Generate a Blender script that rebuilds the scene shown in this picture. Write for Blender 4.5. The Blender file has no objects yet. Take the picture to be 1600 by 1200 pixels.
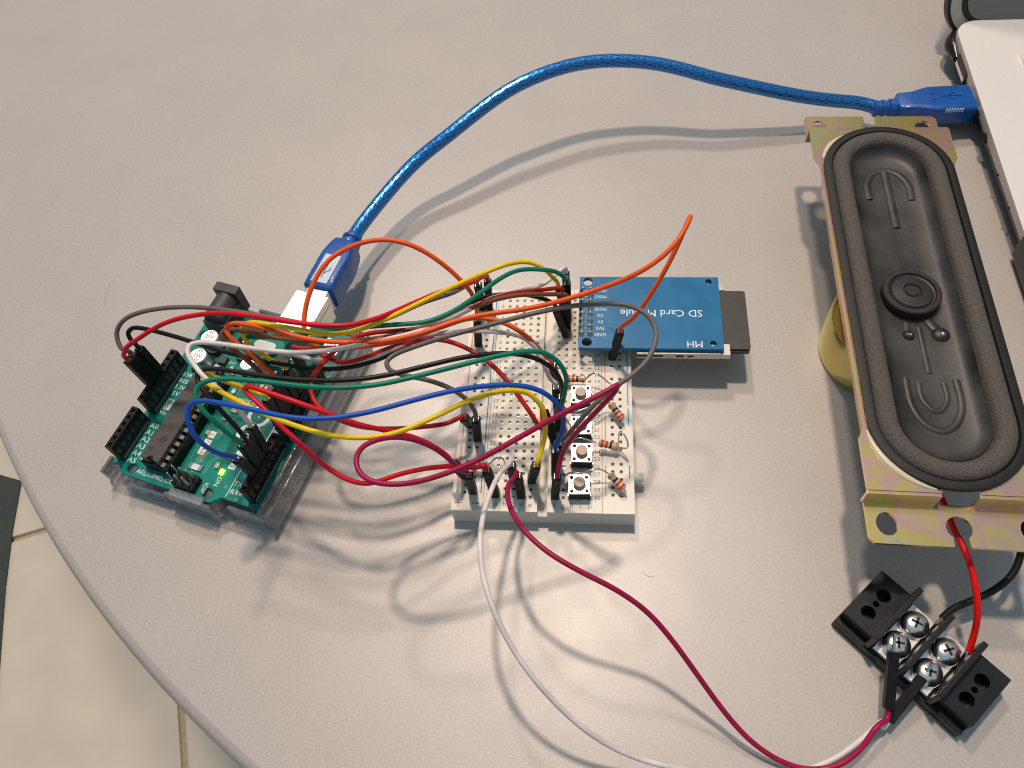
import bpy, math, random
from mathutils import Vector, Matrix
random.seed(7)
S = 0.001                                   # everything below is written in millimetres
scn = bpy.context.scene
# ------------------------------------------------------------------ camera
CR = ((0.99566989, 0.05594697, -0.0742388), (0.00836091, -0.84927417, -0.52788585), (-0.09258272, 0.52497935, -0.84606449))
CC = Vector((12.637385, -133.100385, 227.427652)); FPX = 1243.4
cd = bpy.data.cameras.new('camera'); cam = bpy.data.objects.new('camera', cd); scn.collection.objects.link(cam)
m = Matrix(((CR[0][0], -CR[1][0], -CR[2][0], 0), (CR[0][1], -CR[1][1], -CR[2][1], 0), (CR[0][2], -CR[1][2], -CR[2][2], 0), (0, 0, 0, 1)))
m.translation = CC * S
cam.matrix_world = m
cd.sensor_width = 36; cd.lens = FPX / 1600 * 36; cd.clip_start = 0.01; cd.clip_end = 50
scn.camera = cam
scn.cycles.transparent_max_bounces = 32; scn.cycles.filter_width = 1.05
scn.render.resolution_x = 1024; scn.render.resolution_y = 768
# ------------------------------------------------------------------ room light: dim ceiling glow + two ceiling lamps
w = bpy.data.worlds.new('World'); scn.world = w; w.use_nodes = True
wn = w.node_tree.nodes; wl = w.node_tree.links
bg = wn['Background']
tc = wn.new('ShaderNodeTexCoord'); sp = wn.new('ShaderNodeSeparateXYZ'); rp = wn.new('ShaderNodeValToRGB')
mr0 = wn.new('ShaderNodeMapRange'); mr0.inputs[1].default_value = -1.0
wl.new(tc.outputs['Generated'], sp.inputs[0]); wl.new(sp.outputs['Z'], mr0.inputs[0]); wl.new(mr0.outputs[0], rp.inputs[0]); wl.new(rp.outputs[0], bg.inputs['Color'])
rp.color_ramp.elements[0].position = 0.40; rp.color_ramp.elements[0].color = (0.50, 0.43, 0.35, 1)
rp.color_ramp.elements[1].position = 1.0; rp.color_ramp.elements[1].color = (0.58, 0.84, 1.05, 1)
q0 = rp.color_ramp.elements.new(0.55); q0.color = (0.56, 0.62, 0.66, 1)
bg.inputs['Strength'].default_value = 0.40
def lamp(name, loc, power, size, col):
    l = bpy.data.lights.new(name, 'AREA'); l.shape = 'DISK'; l.size = size; l.energy = power; l.color = col
    o = bpy.data.objects.new(name, l); scn.collection.objects.link(o)
    o.location = Vector(loc) * S
    o.rotation_euler = (Vector((40, 0, 0)) - Vector(loc)).to_track_quat('-Z', 'Y').to_euler()
lamp('ceiling_lamp', (-60, 580, 2000), 26.0, 0.13, (1.0, 0.77, 0.60))
lamp('ceiling_lamp', (-330, 1200, 2000), 17.0, 0.17, (1.0, 0.84, 0.72))
vs = scn.view_settings; vs.view_transform = 'Standard'; vs.look = 'None'; vs.exposure = 0.0; vs.gamma = 1.0; vs.use_curve_mapping = False
# ------------------------------------------------------------------ helpers
def at(u, v, z):
    """point at height z (mm) on the photo ray through pixel u,v"""
    a, b = (u - 800) / FPX, (v - 600) / FPX
    d = Vector([CR[0][i] * a + CR[1][i] * b + CR[2][i] for i in range(3)])
    return CC + d * ((z - CC.z) / d.z)
M = {}
def lnk(nt, a, b): nt.links.new(a, b)
def mat(name, col, rough=0.5, metal=0.0, spec=0.5, var=0.0, vscale=800, bump=0.0, bscale=3000, col2=None, sss=0.0, coat=0.0, emit=0.0, trans=0.0, ior=1.46, vlow=0.35, vhigh=0.65, rvar=0.0):
    mt = bpy.data.materials.new(name); mt.use_nodes = True; nt = mt.node_tree; b = nt.nodes['Principled BSDF']
    b.inputs['Base Color'].default_value = (*col, 1); b.inputs['Roughness'].default_value = rough
    b.inputs['Metallic'].default_value = metal; b.inputs['Specular IOR Level'].default_value = spec
    b.inputs['IOR'].default_value = ior
    if coat: b.inputs['Coat Weight'].default_value = coat; b.inputs['Coat Roughness'].default_value = 0.12
    if trans: b.inputs['Transmission Weight'].default_value = trans
    if sss:
        b.inputs['Subsurface Weight'].default_value = sss; b.inputs['Subsurface Radius'].default_value = (1, 0.9, 0.75); b.inputs['Subsurface Scale'].default_value = 0.0012
    if emit: b.inputs['Emission Color'].default_value = (*col, 1); b.inputs['Emission Strength'].default_value = emit
    t = nt.nodes.new('ShaderNodeTexCoord')
    if var or col2:
        n = nt.nodes.new('ShaderNodeTexNoise'); n.inputs['Scale'].default_value = vscale; n.inputs['Detail'].default_value = 4
        lnk(nt, t.outputs['Object'], n.inputs['Vector'])
        r = nt.nodes.new('ShaderNodeValToRGB'); lnk(nt, n.outputs[0], r.inputs[0]); lnk(nt, r.outputs[0], b.inputs['Base Color'])
        c2 = col2 if col2 else tuple(min(1, c * (1 + var)) for c in col); c1 = col if col2 else tuple(c * (1 - var) for c in col)
        r.color_ramp.elements[0].position = vlow; r.color_ramp.elements[0].color = (*c1, 1)
        r.color_ramp.elements[1].position = vhigh; r.color_ramp.elements[1].color = (*c2, 1)
        if rvar:
            mr = nt.nodes.new('ShaderNodeMapRange'); lnk(nt, n.outputs[0], mr.inputs[0])
            mr.inputs[3].default_value = rough - rvar; mr.inputs[4].default_value = rough + rvar; lnk(nt, mr.outputs[0], b.inputs['Roughness'])
    if bump:
        n2 = nt.nodes.new('ShaderNodeTexNoise'); n2.inputs['Scale'].default_value = bscale; n2.inputs['Detail'].default_value = 3
        lnk(nt, t.outputs['Object'], n2.inputs['Vector'])
        bp = nt.nodes.new('ShaderNodeBump'); bp.inputs['Strength'].default_value = bump; bp.inputs['Distance'].default_value = 0.0004
        lnk(nt, n2.outputs[0], bp.inputs['Height']); lnk(nt, bp.outputs[0], b.inputs['Normal'])
    M[name] = mt; return mt
def clear(name, tint, rough=0.06, f0=0.03, milk=.08):
    mt = bpy.data.materials.new(name); mt.use_nodes = True; nt = mt.node_tree; nt.nodes.clear()
    o = nt.nodes.new('ShaderNodeOutputMaterial'); mx = nt.nodes.new('ShaderNodeMixShader'); tr = nt.nodes.new('ShaderNodeBsdfTransparent')
    gl = nt.nodes.new('ShaderNodeBsdfGlossy'); lw = nt.nodes.new('ShaderNodeFresnel'); lw.inputs[0].default_value = 1.5
    ad = nt.nodes.new('ShaderNodeMath'); ad.operation = 'ADD'; ad.inputs[1].default_value = f0; ad.use_clamp = True
    tr.inputs[0].default_value = (*tint, 1); gl.inputs['Roughness'].default_value = rough; gl.inputs['Color'].default_value = (0.85, 0.87, 0.9, 1)
    df = nt.nodes.new('ShaderNodeBsdfTranslucent'); df.inputs[0].default_value = (.9, .91, .92, 1); dd = nt.nodes.new('ShaderNodeBsdfDiffuse'); dd.inputs[0].default_value = (.9, .91, .92, 1)
    m2 = nt.nodes.new('ShaderNodeMixShader'); m2.inputs[0].default_value = .5; lnk(nt, df.outputs[0], m2.inputs[1]); lnk(nt, dd.outputs[0], m2.inputs[2])
    m3 = nt.nodes.new('ShaderNodeMixShader'); m3.inputs[0].default_value = milk; lnk(nt, tr.outputs[0], m3.inputs[1]); lnk(nt, m2.outputs[0], m3.inputs[2])
    lnk(nt, lw.outputs[0], ad.inputs[0]); lnk(nt, ad.outputs[0], mx.inputs[0]); lnk(nt, m3.outputs[0], mx.inputs[1]); lnk(nt, gl.outputs[0], mx.inputs[2]); lnk(nt, mx.outputs[0], o.inputs[0])
    M[name] = mt
class MB:
    def __init__(s): s.v = []; s.f = []; s.uv = None
    def add(s, vs, fs):
        n = len(s.v); s.v += [Vector(p) for p in vs]; s.f += [tuple(i + n for i in f) for f in fs]; return s
    def box(s, x0, x1, y0, y1, z0, z1, tx=0, ty=0):
        return s.add([(x0, y0, z0), (x1, y0, z0), (x1, y1, z0), (x0, y1, z0), (x0 + tx, y0 + ty, z1), (x1 - tx, y0 + ty, z1), (x1 - tx, y1 - ty, z1), (x0 + tx, y1 - ty, z1)],
                     [(3, 2, 1, 0), (4, 5, 6, 7), (0, 1, 5, 4), (1, 2, 6, 5), (2, 3, 7, 6), (3, 0, 4, 7)])
    def obox(s, p, q, w, h, side=None):
        """bar from p to q with cross section w x h"""
        p, q = Vector(p), Vector(q); d = (q - p).normalized()
        a = Vector(side) if side is not None else (Vector((1, 0, 0)) if abs(d.x) < 0.9 else Vector((0, 1, 0)))
        a = (a - d * a.dot(d)).normalized(); b = d.cross(a); a = a * w / 2; b = b * h / 2
        return s.add([p - a - b, p + a - b, p + a + b, p - a + b, q - a - b, q + a - b, q + a + b, q - a + b], [(3, 2, 1, 0), (4, 5, 6, 7), (0, 1, 5, 4), (1, 2, 6, 5), (2, 3, 7, 6), (3, 0, 4, 7)])
    def lathe(s, prof, c=(0, 0, 0), n=32, axis=None):
        c = Vector(c); Q = Matrix.Identity(3)
        if axis is not None: Q = Vector((0, 0, 1)).rotation_difference(Vector(axis).normalized()).to_matrix()
        vs = []; fs = []
        for r, z in prof:
            for i in range(n):
                a = 2 * math.pi * i / n; vs.append(c + Q @ Vector((r * math.cos(a), r * math.sin(a), z)))
        k = len(prof)
        for j in range(k - 1):
            for i in range(n):
                fs.append((j * n + i, j * n + (i + 1) % n, (j + 1) * n + (i + 1) % n, (j + 1) * n + i))
        fs.append(tuple(range(n))[::-1]); fs.append(tuple((k - 1) * n + i for i in range(n)))
        return s.add(vs, fs)
    def cyl(s, c, r, h, n=24, axis=None, r2=None): return s.lathe([(r, 0), (r if r2 is None else r2, h)], c, n, axis)
    def prism(s, poly, z0, z1):
        n = len(poly)
        return s.add([(x, y, z0) for x, y in poly] + [(x, y, z1) for x, y in poly],
                     [tuple(range(n))[::-1], tuple(range(n, 2 * n))] + [(i, (i + 1) % n, n + (i + 1) % n, n + i) for i in range(n)])
    def loft(s, rings, cap=True, closed=True):
        k = len(rings); n = len(rings[0]); vs = [p for r in rings for p in r]; fs = []
        for j in range(k - 1):
            for i in range(n if closed else n - 1):
                fs.append((j * n + i, j * n + (i + 1) % n, (j + 1) * n + (i + 1) % n, (j + 1) * n + i))
        if cap: fs.append(tuple(range(n))[::-1]); fs.append(tuple((k - 1) * n + i for i in range(n)))
        return s.add(vs, fs)
    def tube(s, pts, r, n=10, flat=None, cap=True):
        pts = [Vector(p) for p in pts]; k = len(pts); base = len(s.v); T = []
        for i in range(k):
            T.append((pts[min(i + 1, k - 1)] - pts[max(i - 1, 0)]).normalized())
        a = T[0].orthogonal().normalized(); rings = []
        for i in range(k):
            if i: 
                ax = T[i - 1].cross(T[i])
                if ax.length > 1e-7: a = Matrix.Rotation(T[i - 1].angle(T[i]), 3, ax.normalized()) @ a
            a = (a - T[i] * a.dot(T[i])).normalized(); b = T[i].cross(a); rr = r[i] if isinstance(r, (list, tuple)) else r
            ring = [pts[i] + (a * math.cos(2 * math.pi * j / n) + b * math.sin(2 * math.pi * j / n)) * rr for j in range(n)]
            if flat is not None: ring = [Vector((q.x, q.y, pts[i].z + (q.z - pts[i].z) * flat)) for q in ring]
            rings.append(ring)
        if s.uv is None: s.uv = {}
        L = 0
        for i in range(k):
            if i: L += (pts[i] - pts[i - 1]).length
            for j in range(n): s.uv[base + i * n + j] = (j / n, L)
        return s.loft(rings, cap)
    def ribbon(s, pts, w, z):
        """flat printed line in the xy plane"""
        for (x0, y0), (x1, y1) in zip(pts, pts[1:]):
            d = Vector((x1 - x0, y1 - y0)); 
            if d.length < 1e-6: continue
            d.normalize(); nx, ny = -d.y * w / 2, d.x * w / 2; ex, ey = d.x * w * .3, d.y * w * .3
            s.add([(x0 - ex - nx, y0 - ey - ny, z), (x1 + ex - nx, y1 + ey - ny, z), (x1 + ex + nx, y1 + ey + ny, z), (x0 - ex + nx, y0 - ey + ny, z)], [(0, 1, 2, 3)])
        return s
    def ring(s, x, y, r0, r1, z, n=16):
        vs = [(x + r * math.cos(2 * math.pi * i / n), y + r * math.sin(2 * math.pi * i / n), z) for r in (r0, r1) for i in range(n)]
        return s.add(vs, [(i, (i + 1) % n, n + (i + 1) % n, n + i) for i in range(n)])
    def quad(s, x0, x1, y0, y1, z): return s.add([(x0, y0, z), (x1, y0, z), (x1, y1, z), (x0, y1, z)], [(0, 1, 2, 3)])
    def text(s, body, x, y, z, size, rot=0.0, align='CENTER', Q=None):
        """flat letters, centre at x,y; rot in radians about z; or a 3x3 matrix Q mapping text axes to local axes"""
        cu = bpy.data.curves.new('t', 'FONT'); cu.body = body; cu.size = size; cu.align_x = align; cu.align_y = 'CENTER'; cu.resolution_u = 2
        o = bpy.data.objects.new('t', cu); me = bpy.data.meshes.new_from_object(o)
        R = Q if Q is not None else Matrix.Rotation(rot, 3, 'Z'); c = Vector((x, y, z))
        s.add([c + R @ v.co for v in me.vertices], [tuple(p.vertices) for p in me.polygons])
        bpy.data.objects.remove(o); bpy.data.curves.remove(cu); bpy.data.meshes.remove(me); return s
    def mesh(s, name, material, off=Vector((0, 0, 0)), smooth=None):
        me = bpy.data.meshes.new(name); me.from_pydata([(p - off) * S for p in s.v], [], s.f)
        me.materials.append(M[material])
        if s.uv:
            ul = me.uv_layers.new(name='UVMap')
            for l in me.loops:
                ul.data[l.index].uv = s.uv.get(l.vertex_index, (0, 0))
        if smooth is not None:
            me.shade_smooth(); me.set_sharp_from_angle(angle=math.radians(smooth))
        return me
def plate(outlines, z0, z1):
    """2-D outlines (outer + holes) filled and given thickness"""
    cu = bpy.data.curves.new('p', 'CURVE'); cu.dimensions = '2D'; cu.fill_mode = 'BOTH'; cu.extrude = (z1 - z0) / 2
    for o in outlines:
        sp = cu.splines.new('POLY'); sp.points.add(len(o) - 1); sp.use_cyclic_u = True
        for i, (x, y) in enumerate(o): sp.points[i].co = (x, y, 0, 1)
    ob = bpy.data.objects.new('p', cu); me = bpy.data.meshes.new_from_object(ob); b = MB()
    b.add([(v.co.x, v.co.y, v.co.z + (z0 + z1) / 2) for v in me.vertices], [tuple(p.vertices) for p in me.polygons])
    bpy.data.objects.remove(ob); bpy.data.curves.remove(cu); bpy.data.meshes.remove(me); return b
def circ(x, y, r, n=20, ry=None): return [(x + r * math.cos(2 * math.pi * i / n), y + (ry or r) * math.sin(2 * math.pi * i / n)) for i in range(n)]
def rrect(x0, x1, y0, y1, r, n=6):
    P = []
    for cx, cy, a0 in ((x1 - r, y1 - r, 0), (x0 + r, y1 - r, 90), (x0 + r, y0 + r, 180), (x1 - r, y0 + r, 270)):
        P += [(cx + r * math.cos(math.radians(a0 + 90 * i / n)), cy + r * math.sin(math.radians(a0 + 90 * i / n))) for i in range(n + 1)]
    return P
def spline(P, n=8):
    """smooth curve through the points P (centripetal Catmull-Rom)"""
    P = [Vector(p) for p in P]; out = []
    P = [2 * P[0] - P[1]] + P + [2 * P[-1] - P[-2]]
    for i in range(1, len(P) - 2):
        p0, p1, p2, p3 = P[i - 1:i + 3]
        t0 = 0; t1 = t0 + max(1e-4, (p1 - p0).length) ** .5; t2 = t1 + max(1e-4, (p2 - p1).length) ** .5; t3 = t2 + max(1e-4, (p3 - p2).length) ** .5
        for j in range(n):
            t = t1 + (t2 - t1) * j / n
            a1 = p0 * ((t1 - t) / (t1 - t0)) + p1 * ((t - t0) / (t1 - t0)); a2 = p1 * ((t2 - t) / (t2 - t1)) + p2 * ((t - t1) / (t2 - t1)); a3 = p2 * ((t3 - t) / (t3 - t2)) + p3 * ((t - t2) / (t3 - t2))
            b1 = a1 * ((t2 - t) / (t2 - t0)) + a2 * ((t - t0) / (t2 - t0)); b2 = a2 * ((t3 - t) / (t3 - t1)) + a3 * ((t - t1) / (t3 - t1))
            out.append(b1 * ((t2 - t) / (t2 - t1)) + b2 * ((t - t1) / (t2 - t1)))
    out.append(P[-2]); return out
def relax(P, it=2):
    for _ in range(it): P = [P[0]] + [(P[i - 1] + 2 * P[i] + P[i + 1]) / 4 for i in range(1, len(P) - 1)] + [P[-1]]
    return P
def link(name, me, parent=None):
    o = bpy.data.objects.new(name, me); scn.collection.objects.link(o)
    if parent: o.parent = parent
    return o
def tag(o, label=None, cat=None, group=None, kind=None):
    if label: o['label'] = label
    if cat: o['category'] = cat
    if group: o['group'] = group
    if kind: o['kind'] = kind
    return o
def thing(name, label, cat, loc=(0, 0, 0), rz=0.0, group=None, kind=None):
    o = bpy.data.objects.new(name, None); scn.collection.objects.link(o); o.empty_display_size = 0.005
    o.location = Vector(loc) * S; o.rotation_euler = (0, 0, rz)
    return tag(o, label, cat, group, kind)
def part(name, b, material, parent, bevel=0.0, smooth=None, world=False, kind=None, label=None, seg=2):
    off = Vector((0, 0, 0))
    if world:
        q = parent
        while q: off += Vector(q.location) / S; q = q.parent
    me = b.mesh(name, material, off, smooth if smooth is not None else (35 if bevel else None))
    o = link(name, me, parent)
    if bevel:
        md = o.modifiers.new('bevel', 'BEVEL'); md.width = bevel * S; md.segments = seg; md.limit_method = 'ANGLE'; md.angle_limit = math.radians(40); md.harden_normals = True
    return tag(o, label, None, None, kind)
# ------------------------------------------------------------------ materials
def table_material():
    mt = bpy.data.materials.new('laminate'); mt.use_nodes = True; nt = mt.node_tree; b = nt.nodes['Principled BSDF']
    t = nt.nodes.new('ShaderNodeTexCoord')
    def noise(sc, det, ro=0.5):
        n = nt.nodes.new('ShaderNodeTexNoise'); n.inputs['Scale'].default_value = sc; n.inputs['Detail'].default_value = det; n.inputs['Roughness'].default_value = ro
        lnk(nt, t.outputs['Object'], n.inputs['Vector']); return n
    a = noise(1300, 2); c = noise(45, 5, .6); d = noise(3600, 2)
    r = nt.nodes.new('ShaderNodeValToRGB'); lnk(nt, a.outputs[0], r.inputs[0])
    r.color_ramp.elements[0].position = .33; r.color_ramp.elements[0].color = (.405, .378, .350, 1)
    r.color_ramp.elements[1].position = .68; r.color_ramp.elements[1].color = (.472, .440, .408, 1)
    r2 = nt.nodes.new('ShaderNodeValToRGB'); lnk(nt, c.outputs[0], r2.inputs[0])
    r2.color_ramp.elements[0].position = .3; r2.color_ramp.elements[0].color = (.965, .965, .965, 1)
    r2.color_ramp.elements[1].position = .7; r2.color_ramp.elements[1].color = (1, 1, 1, 1)
    mx = nt.nodes.new('ShaderNodeMix'); mx.data_type = 'RGBA'; mx.blend_type = 'MULTIPLY'; mx.inputs[0].default_value = 1
    lnk(nt, r.outputs[0], mx.inputs[6]); lnk(nt, r2.outputs[0], mx.inputs[7]); lnk(nt, mx.outputs[2], b.inputs['Base Color'])
    b.inputs['Specular IOR Level'].default_value = .9
    e = noise(22, 6, .65); mr = nt.nodes.new('ShaderNodeMapRange'); lnk(nt, e.outputs[0], mr.inputs[0]); mr.inputs[1].default_value = .3; mr.inputs[2].default_value = .7; mr.inputs[3].default_value = .34; mr.inputs[4].default_value = .45; lnk(nt, mr.outputs[0], b.inputs['Roughness'])
    ad = nt.nodes.new('ShaderNodeMath'); ad.operation = 'ADD'; lnk(nt, a.outputs[0], ad.inputs[0]); lnk(nt, d.outputs[0], ad.inputs[1])
    bp = nt.nodes.new('ShaderNodeBump'); bp.inputs['Strength'].default_value = .15; bp.inputs['Distance'].default_value = .00012
    lnk(nt, ad.outputs[0], bp.inputs['Height']); lnk(nt, bp.outputs[0], b.inputs['Normal']); M['laminate'] = mt
table_material()
mat('edge_band', (.40, .375, .35), .5, var=.06, vscale=300)
mat('tile', (.78, .69, .55), .45, var=.05, vscale=14, bump=.1, bscale=400)
mat('grout', (.58, .48, .32), .8, var=.1, vscale=200)
mat('floor_shade', (.06, .068, .06), .6, var=.1, vscale=100)
mat('bb_plastic', (.74, .705, .62), .38, var=.03, vscale=150, sss=.35, spec=.5)
mat('bb_contact_shaded', (.010, .010, .009), .4, .3); mat('bb_contact_lit', (.60, .57, .52), .3, .4)  # same clip metal twice: hole shade and reflected light put into the colour
mat('print_grey', (.22, .22, .21), .6); mat('print_red', (.75, .25, .25), .6, var=.25, vscale=900); mat('print_blue', (.03, .25, .50), .6, var=.2, vscale=900)
mat('black_plastic', (.006, .006, .006), .5, var=.3, vscale=500, spec=.3)
mat('black_gloss', (.008, .008, .009), .22, spec=.5)
mat('grey_plastic', (.055, .05, .047), .5, var=.15, vscale=400, bump=.15, bscale=6000)
mat('pcb_green', (.0, .225, .18), .36, var=.06, vscale=300, spec=.35)
mat('pcb_trace', (.0, .13, .085), .35); mat('pcb_trace_light', (.10, .36, .27), .35)
mat('pcb_blue', (.0, .145, .33), .36, var=.10, vscale=120, spec=.35, rvar=.08)
mat('pcb_blue_light', (.03, .19, .36), .3); mat('pcb_edge', (.10, .12, .09), .6)
mat('silk', (.86, .87, .86), .6); mat('silk_dark', (.03, .05, .04), .6); mat('silk_dim', (.20, .20, .19), .6)
mat('steel', (.84, .83, .81), .34, 1.0, var=.05, vscale=300, rvar=.07)
mat('bright_steel', (.86, .85, .82), .32, 1.0, var=.03, vscale=200)
mat('solder', (.55, .55, .55), .25, 1.0); mat('gold_pad', (.72, .52, .22), .3, 1.0); mat('alu_can', (.90, .90, .88), .45, .85)
mat('tin', (.62, .61, .58), .3, 1.0)
mat('smd_tan', (.60, .45, .30), .5, var=.1); mat('smd_dark', (.03, .028, .027), .45); mat('smd_white', (.75, .75, .74), .4)
mat('led_on', (.50, 1.0, .05), .3, emit=5.0); mat('led_off', (.75, .72, .45), .3)
mat('chip', (.060, .053, .049), .5, var=.1, vscale=300, bump=.1, bscale=7000)
clear('clear_plastic', (.97, .975, .98), milk=.08); clear('clear_rib', (.99, .99, .99), .08, .02, .24)
mat('blue_shell', (.004, .085, .37), .34, spec=.5, var=.12, vscale=250, coat=.4, bump=.25, bscale=5000, sss=.0)
mat('blue_label', (.55, .66, .78), .35)
mat('resistor', (.62, .46, .27), .4, var=.06); mat('band_red', (.62, .02, .02), .4); mat('band_black', (.02, .015, .012), .4); mat('band_gold', (.48, .36, .14), .35, .3)
mat('lead_wire', (.75, .74, .72), .25, 1.0)
mat('plunger', (.36, .27, .21), .42, .15, var=.15, vscale=2500, bump=.2, bscale=4000)
mat('sd_card', (.038, .034, .031), .5, var=.08, vscale=600, bump=.12, bscale=6000)
mat('foam', (.092, .085, .075), .72, var=.45, vscale=3200, bump=.6, bscale=3600, spec=.4)
mat('gasket', (.009, .009, .0085), .6, var=.2, vscale=500)
mat('cone', (.034, .033, .031), .47, var=.6, vscale=60, bump=.12, bscale=900, spec=.55, rvar=.1)
mat('cap_black', (.020, .017, .016), .45, var=.2, vscale=500)
mat('glue', (.62, .58, .40), .3, spec=.5)
mat('terminal_black', (.006, .007, .007), .33, var=.3, vscale=300)
mat('nickel', (.86, .84, .80), .24, 1.0)
mat('laptop_alu', (.80, .79, .775), .45, .25, var=.015, vscale=900)
mat('laptop_side', (.50, .47, .43), .42, .35); mat('laptop_under', (.015, .015, .015), .5); mat('screen_glass', (.05, .055, .05), .25, spec=.5); mat('bezel', (.17, .175, .165), .5)
mat('port_dark', (.02, .018, .015), .4, .3)
def zinc():
    mt = mat('zinc', (.62, .50, .30), .24, .85); nt = mt.node_tree; b = nt.nodes['Principled BSDF']; t = nt.nodes.new('ShaderNodeTexCoord')
    n = nt.nodes.new('ShaderNodeTexNoise'); n.inputs['Scale'].default_value = 55; n.inputs['Detail'].default_value = 3; n.inputs['Distortion'].default_value = .6
    lnk(nt, t.outputs['Object'], n.inputs['Vector']); r = nt.nodes.new('ShaderNodeValToRGB'); lnk(nt, n.outputs[0], r.inputs[0]); lnk(nt, r.outputs[0], b.inputs['Base Color'])
    e = r.color_ramp.elements; e[0].position = .30; e[0].color = (.74, .50, .42, 1); e[1].position = .72; e[1].color = (.46, .52, .22, 1)
    for p, c in ((.40, (.84, .64, .26)), (.47, (.84, .50, .45)), (.55, (.80, .62, .20)), (.63, (.68, .64, .36))):
        q = e.new(p); q.color = (*c, 1)
    n2 = nt.nodes.new('ShaderNodeTexNoise'); n2.inputs['Scale'].default_value = 1500; lnk(nt, t.outputs['Object'], n2.inputs['Vector'])
    bp = nt.nodes.new('ShaderNodeBump'); bp.inputs['Strength'].default_value = .05; bp.inputs['Distance'].default_value = .0002; lnk(nt, n2.outputs[0], bp.inputs['Height']); lnk(nt, bp.outputs[0], b.inputs['Normal'])
zinc()
mat('zinc_can', (.66, .57, .19), .22, .95, col2=(.60, .50, .30), vscale=40)
def braid():
    """blue see-through jacket over a woven metal screen"""
    mt = mat('blue_cable', (.01, .16, .55), .25, 0, coat=.7); nt = mt.node_tree; b = nt.nodes['Principled BSDF']
    uv = nt.nodes.new('ShaderNodeUVMap'); mp = nt.nodes.new('ShaderNodeMapping'); lnk(nt, uv.outputs[0], mp.inputs[0])
    mp.inputs['Scale'].default_value = (1, 1, 1)
    sx = nt.nodes.new('ShaderNodeSeparateXYZ'); lnk(nt, mp.outputs[0], sx.inputs[0])
    def strand(sign, fr, k):
        a = nt.nodes.new('ShaderNodeMath'); a.operation = 'MULTIPLY'; a.inputs[1].default_value = fr * 2 * math.pi; lnk(nt, sx.outputs[0], a.inputs[0])
        c = nt.nodes.new('ShaderNodeMath'); c.operation = 'MULTIPLY_ADD'; c.inputs[1].default_value = sign * k; lnk(nt, sx.outputs[1], c.inputs[0]); lnk(nt, a.outputs[0], c.inputs[2])
        d = nt.nodes.new('ShaderNodeMath'); d.operation = 'SINE'; lnk(nt, c.outputs[0], d.inputs[0]); return d
    p = strand(1, 12, 1.9); q = strand(-1, 12, 1.1)
    mxm = nt.nodes.new('ShaderNodeMath'); mxm.operation = 'MAXIMUM'; lnk(nt, p.outputs[0], mxm.inputs[0]); lnk(nt, q.outputs[0], mxm.inputs[1])
    r = nt.nodes.new('ShaderNodeValToRGB'); lnk(nt, mxm.outputs[0], r.inputs[0]); lnk(nt, r.outputs[0], b.inputs['Base Color'])
    r.color_ramp.elements[0].position = .0; r.color_ramp.elements[0].color = (.004, .095, .38, 1)
    r.color_ramp.elements[1].position = 1.0; r.color_ramp.elements[1].color = (.03, .25, .64, 1)
    b.inputs['Metallic'].default_value = .65; b.inputs['Roughness'].default_value = .26
    bp = nt.nodes.new('ShaderNodeBump'); bp.inputs['Strength'].default_value = .16; bp.inputs['Distance'].default_value = .0003; lnk(nt, mxm.outputs[0], bp.inputs['Height']); lnk(nt, bp.outputs[0], b.inputs['Normal'])
braid()
WCOL = {'red': (.66, .003, .018), 'brick': (.50, .016, .010), 'orange': (.86, .105, .012), 'yellow': (.80, .58, .008), 'green': (.0, .205, .125), 'blue': (.006, .085, .46), 'white': (.74, .70, .69),
        'grey': (.150, .130, .120), 'brown': (.21, .080, .035), 'black': (.010, .009, .008), 'magenta': (.34, .004, .058), 'speaker_red': (.66, .003, .004)}
for k, c in WCOL.items(): mat('wire_' + k, c, .42, var=.10, vscale=160, spec=.35, rvar=.08)
# ------------------------------------------------------------------ setting: floor, tiles, round table
fl = tag(link('floor', MB().box(-2200, 1500, -1500, 2200, -740, -726).mesh('floor', 'grout')), kind='structure')
ta = math.radians(20); tx = Vector((math.cos(ta), math.sin(ta), 0)); ty = Vector((-math.sin(ta), math.cos(ta), 0)); T0 = at(285, 1150, -720); TS = 450
j2 = at(45, 835, -720); oy = (j2 - T0).dot(ty)
tm = MB().box(4, TS - 4, 4, TS - 4, -6, 0).mesh('tile', 'tile')
for i in range(-3, 3):
    for j in range(-3, 2):
        o = link('tile', tm, fl); p = T0 + tx * TS * i + ty * (oy + TS * j); o.location = Vector((p.x, p.y, -720)) * S; o.rotation_euler = (0, 0, ta)
        md = o.modifiers.new('bevel', 'BEVEL'); md.width = .0015; md.segments = 2
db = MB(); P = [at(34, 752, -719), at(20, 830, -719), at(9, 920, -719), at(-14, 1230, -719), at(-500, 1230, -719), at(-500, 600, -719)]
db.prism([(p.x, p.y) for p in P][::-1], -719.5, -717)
tag(link('floor_shade_strip', db.mesh('floor_shade_strip', 'floor_shade')), kind='structure')  # added dark sheet over the tiles, standing in for a soft shadow
tb = thing('round_table', 'large round table with speckled grey laminate top under all the electronics', 'table', (158.1, 265.1, -720))
R0 = 445.6; TCX, TCY = 158.1, 265.1
def table_outline(k):
    """straight side, then the big rounded end; k = offset outwards"""
    a0 = math.radians(219.3); P = []
    r = R0 + k; e = Vector((TCX + r * math.cos(a0), TCY + r * math.sin(a0))); d = Vector((math.sin(a0), -math.cos(a0)))
    P += [tuple(e + d * t) for t in (900, 450, 150)]
    P += [(TCX + r * math.cos(a0 + math.radians(t)), TCY + r * math.sin(a0 + math.radians(t))) for t in range(0, 141)]
    g = Vector(P[-1]); P += [(g.x + 60, g.y + 300), (g.x, g.y + 800), (-300, 1250)]
    return P
def table_band(st): return [[Vector((x, y, z)) for x, y in table_outline(k)] for k, z in st]
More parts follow.
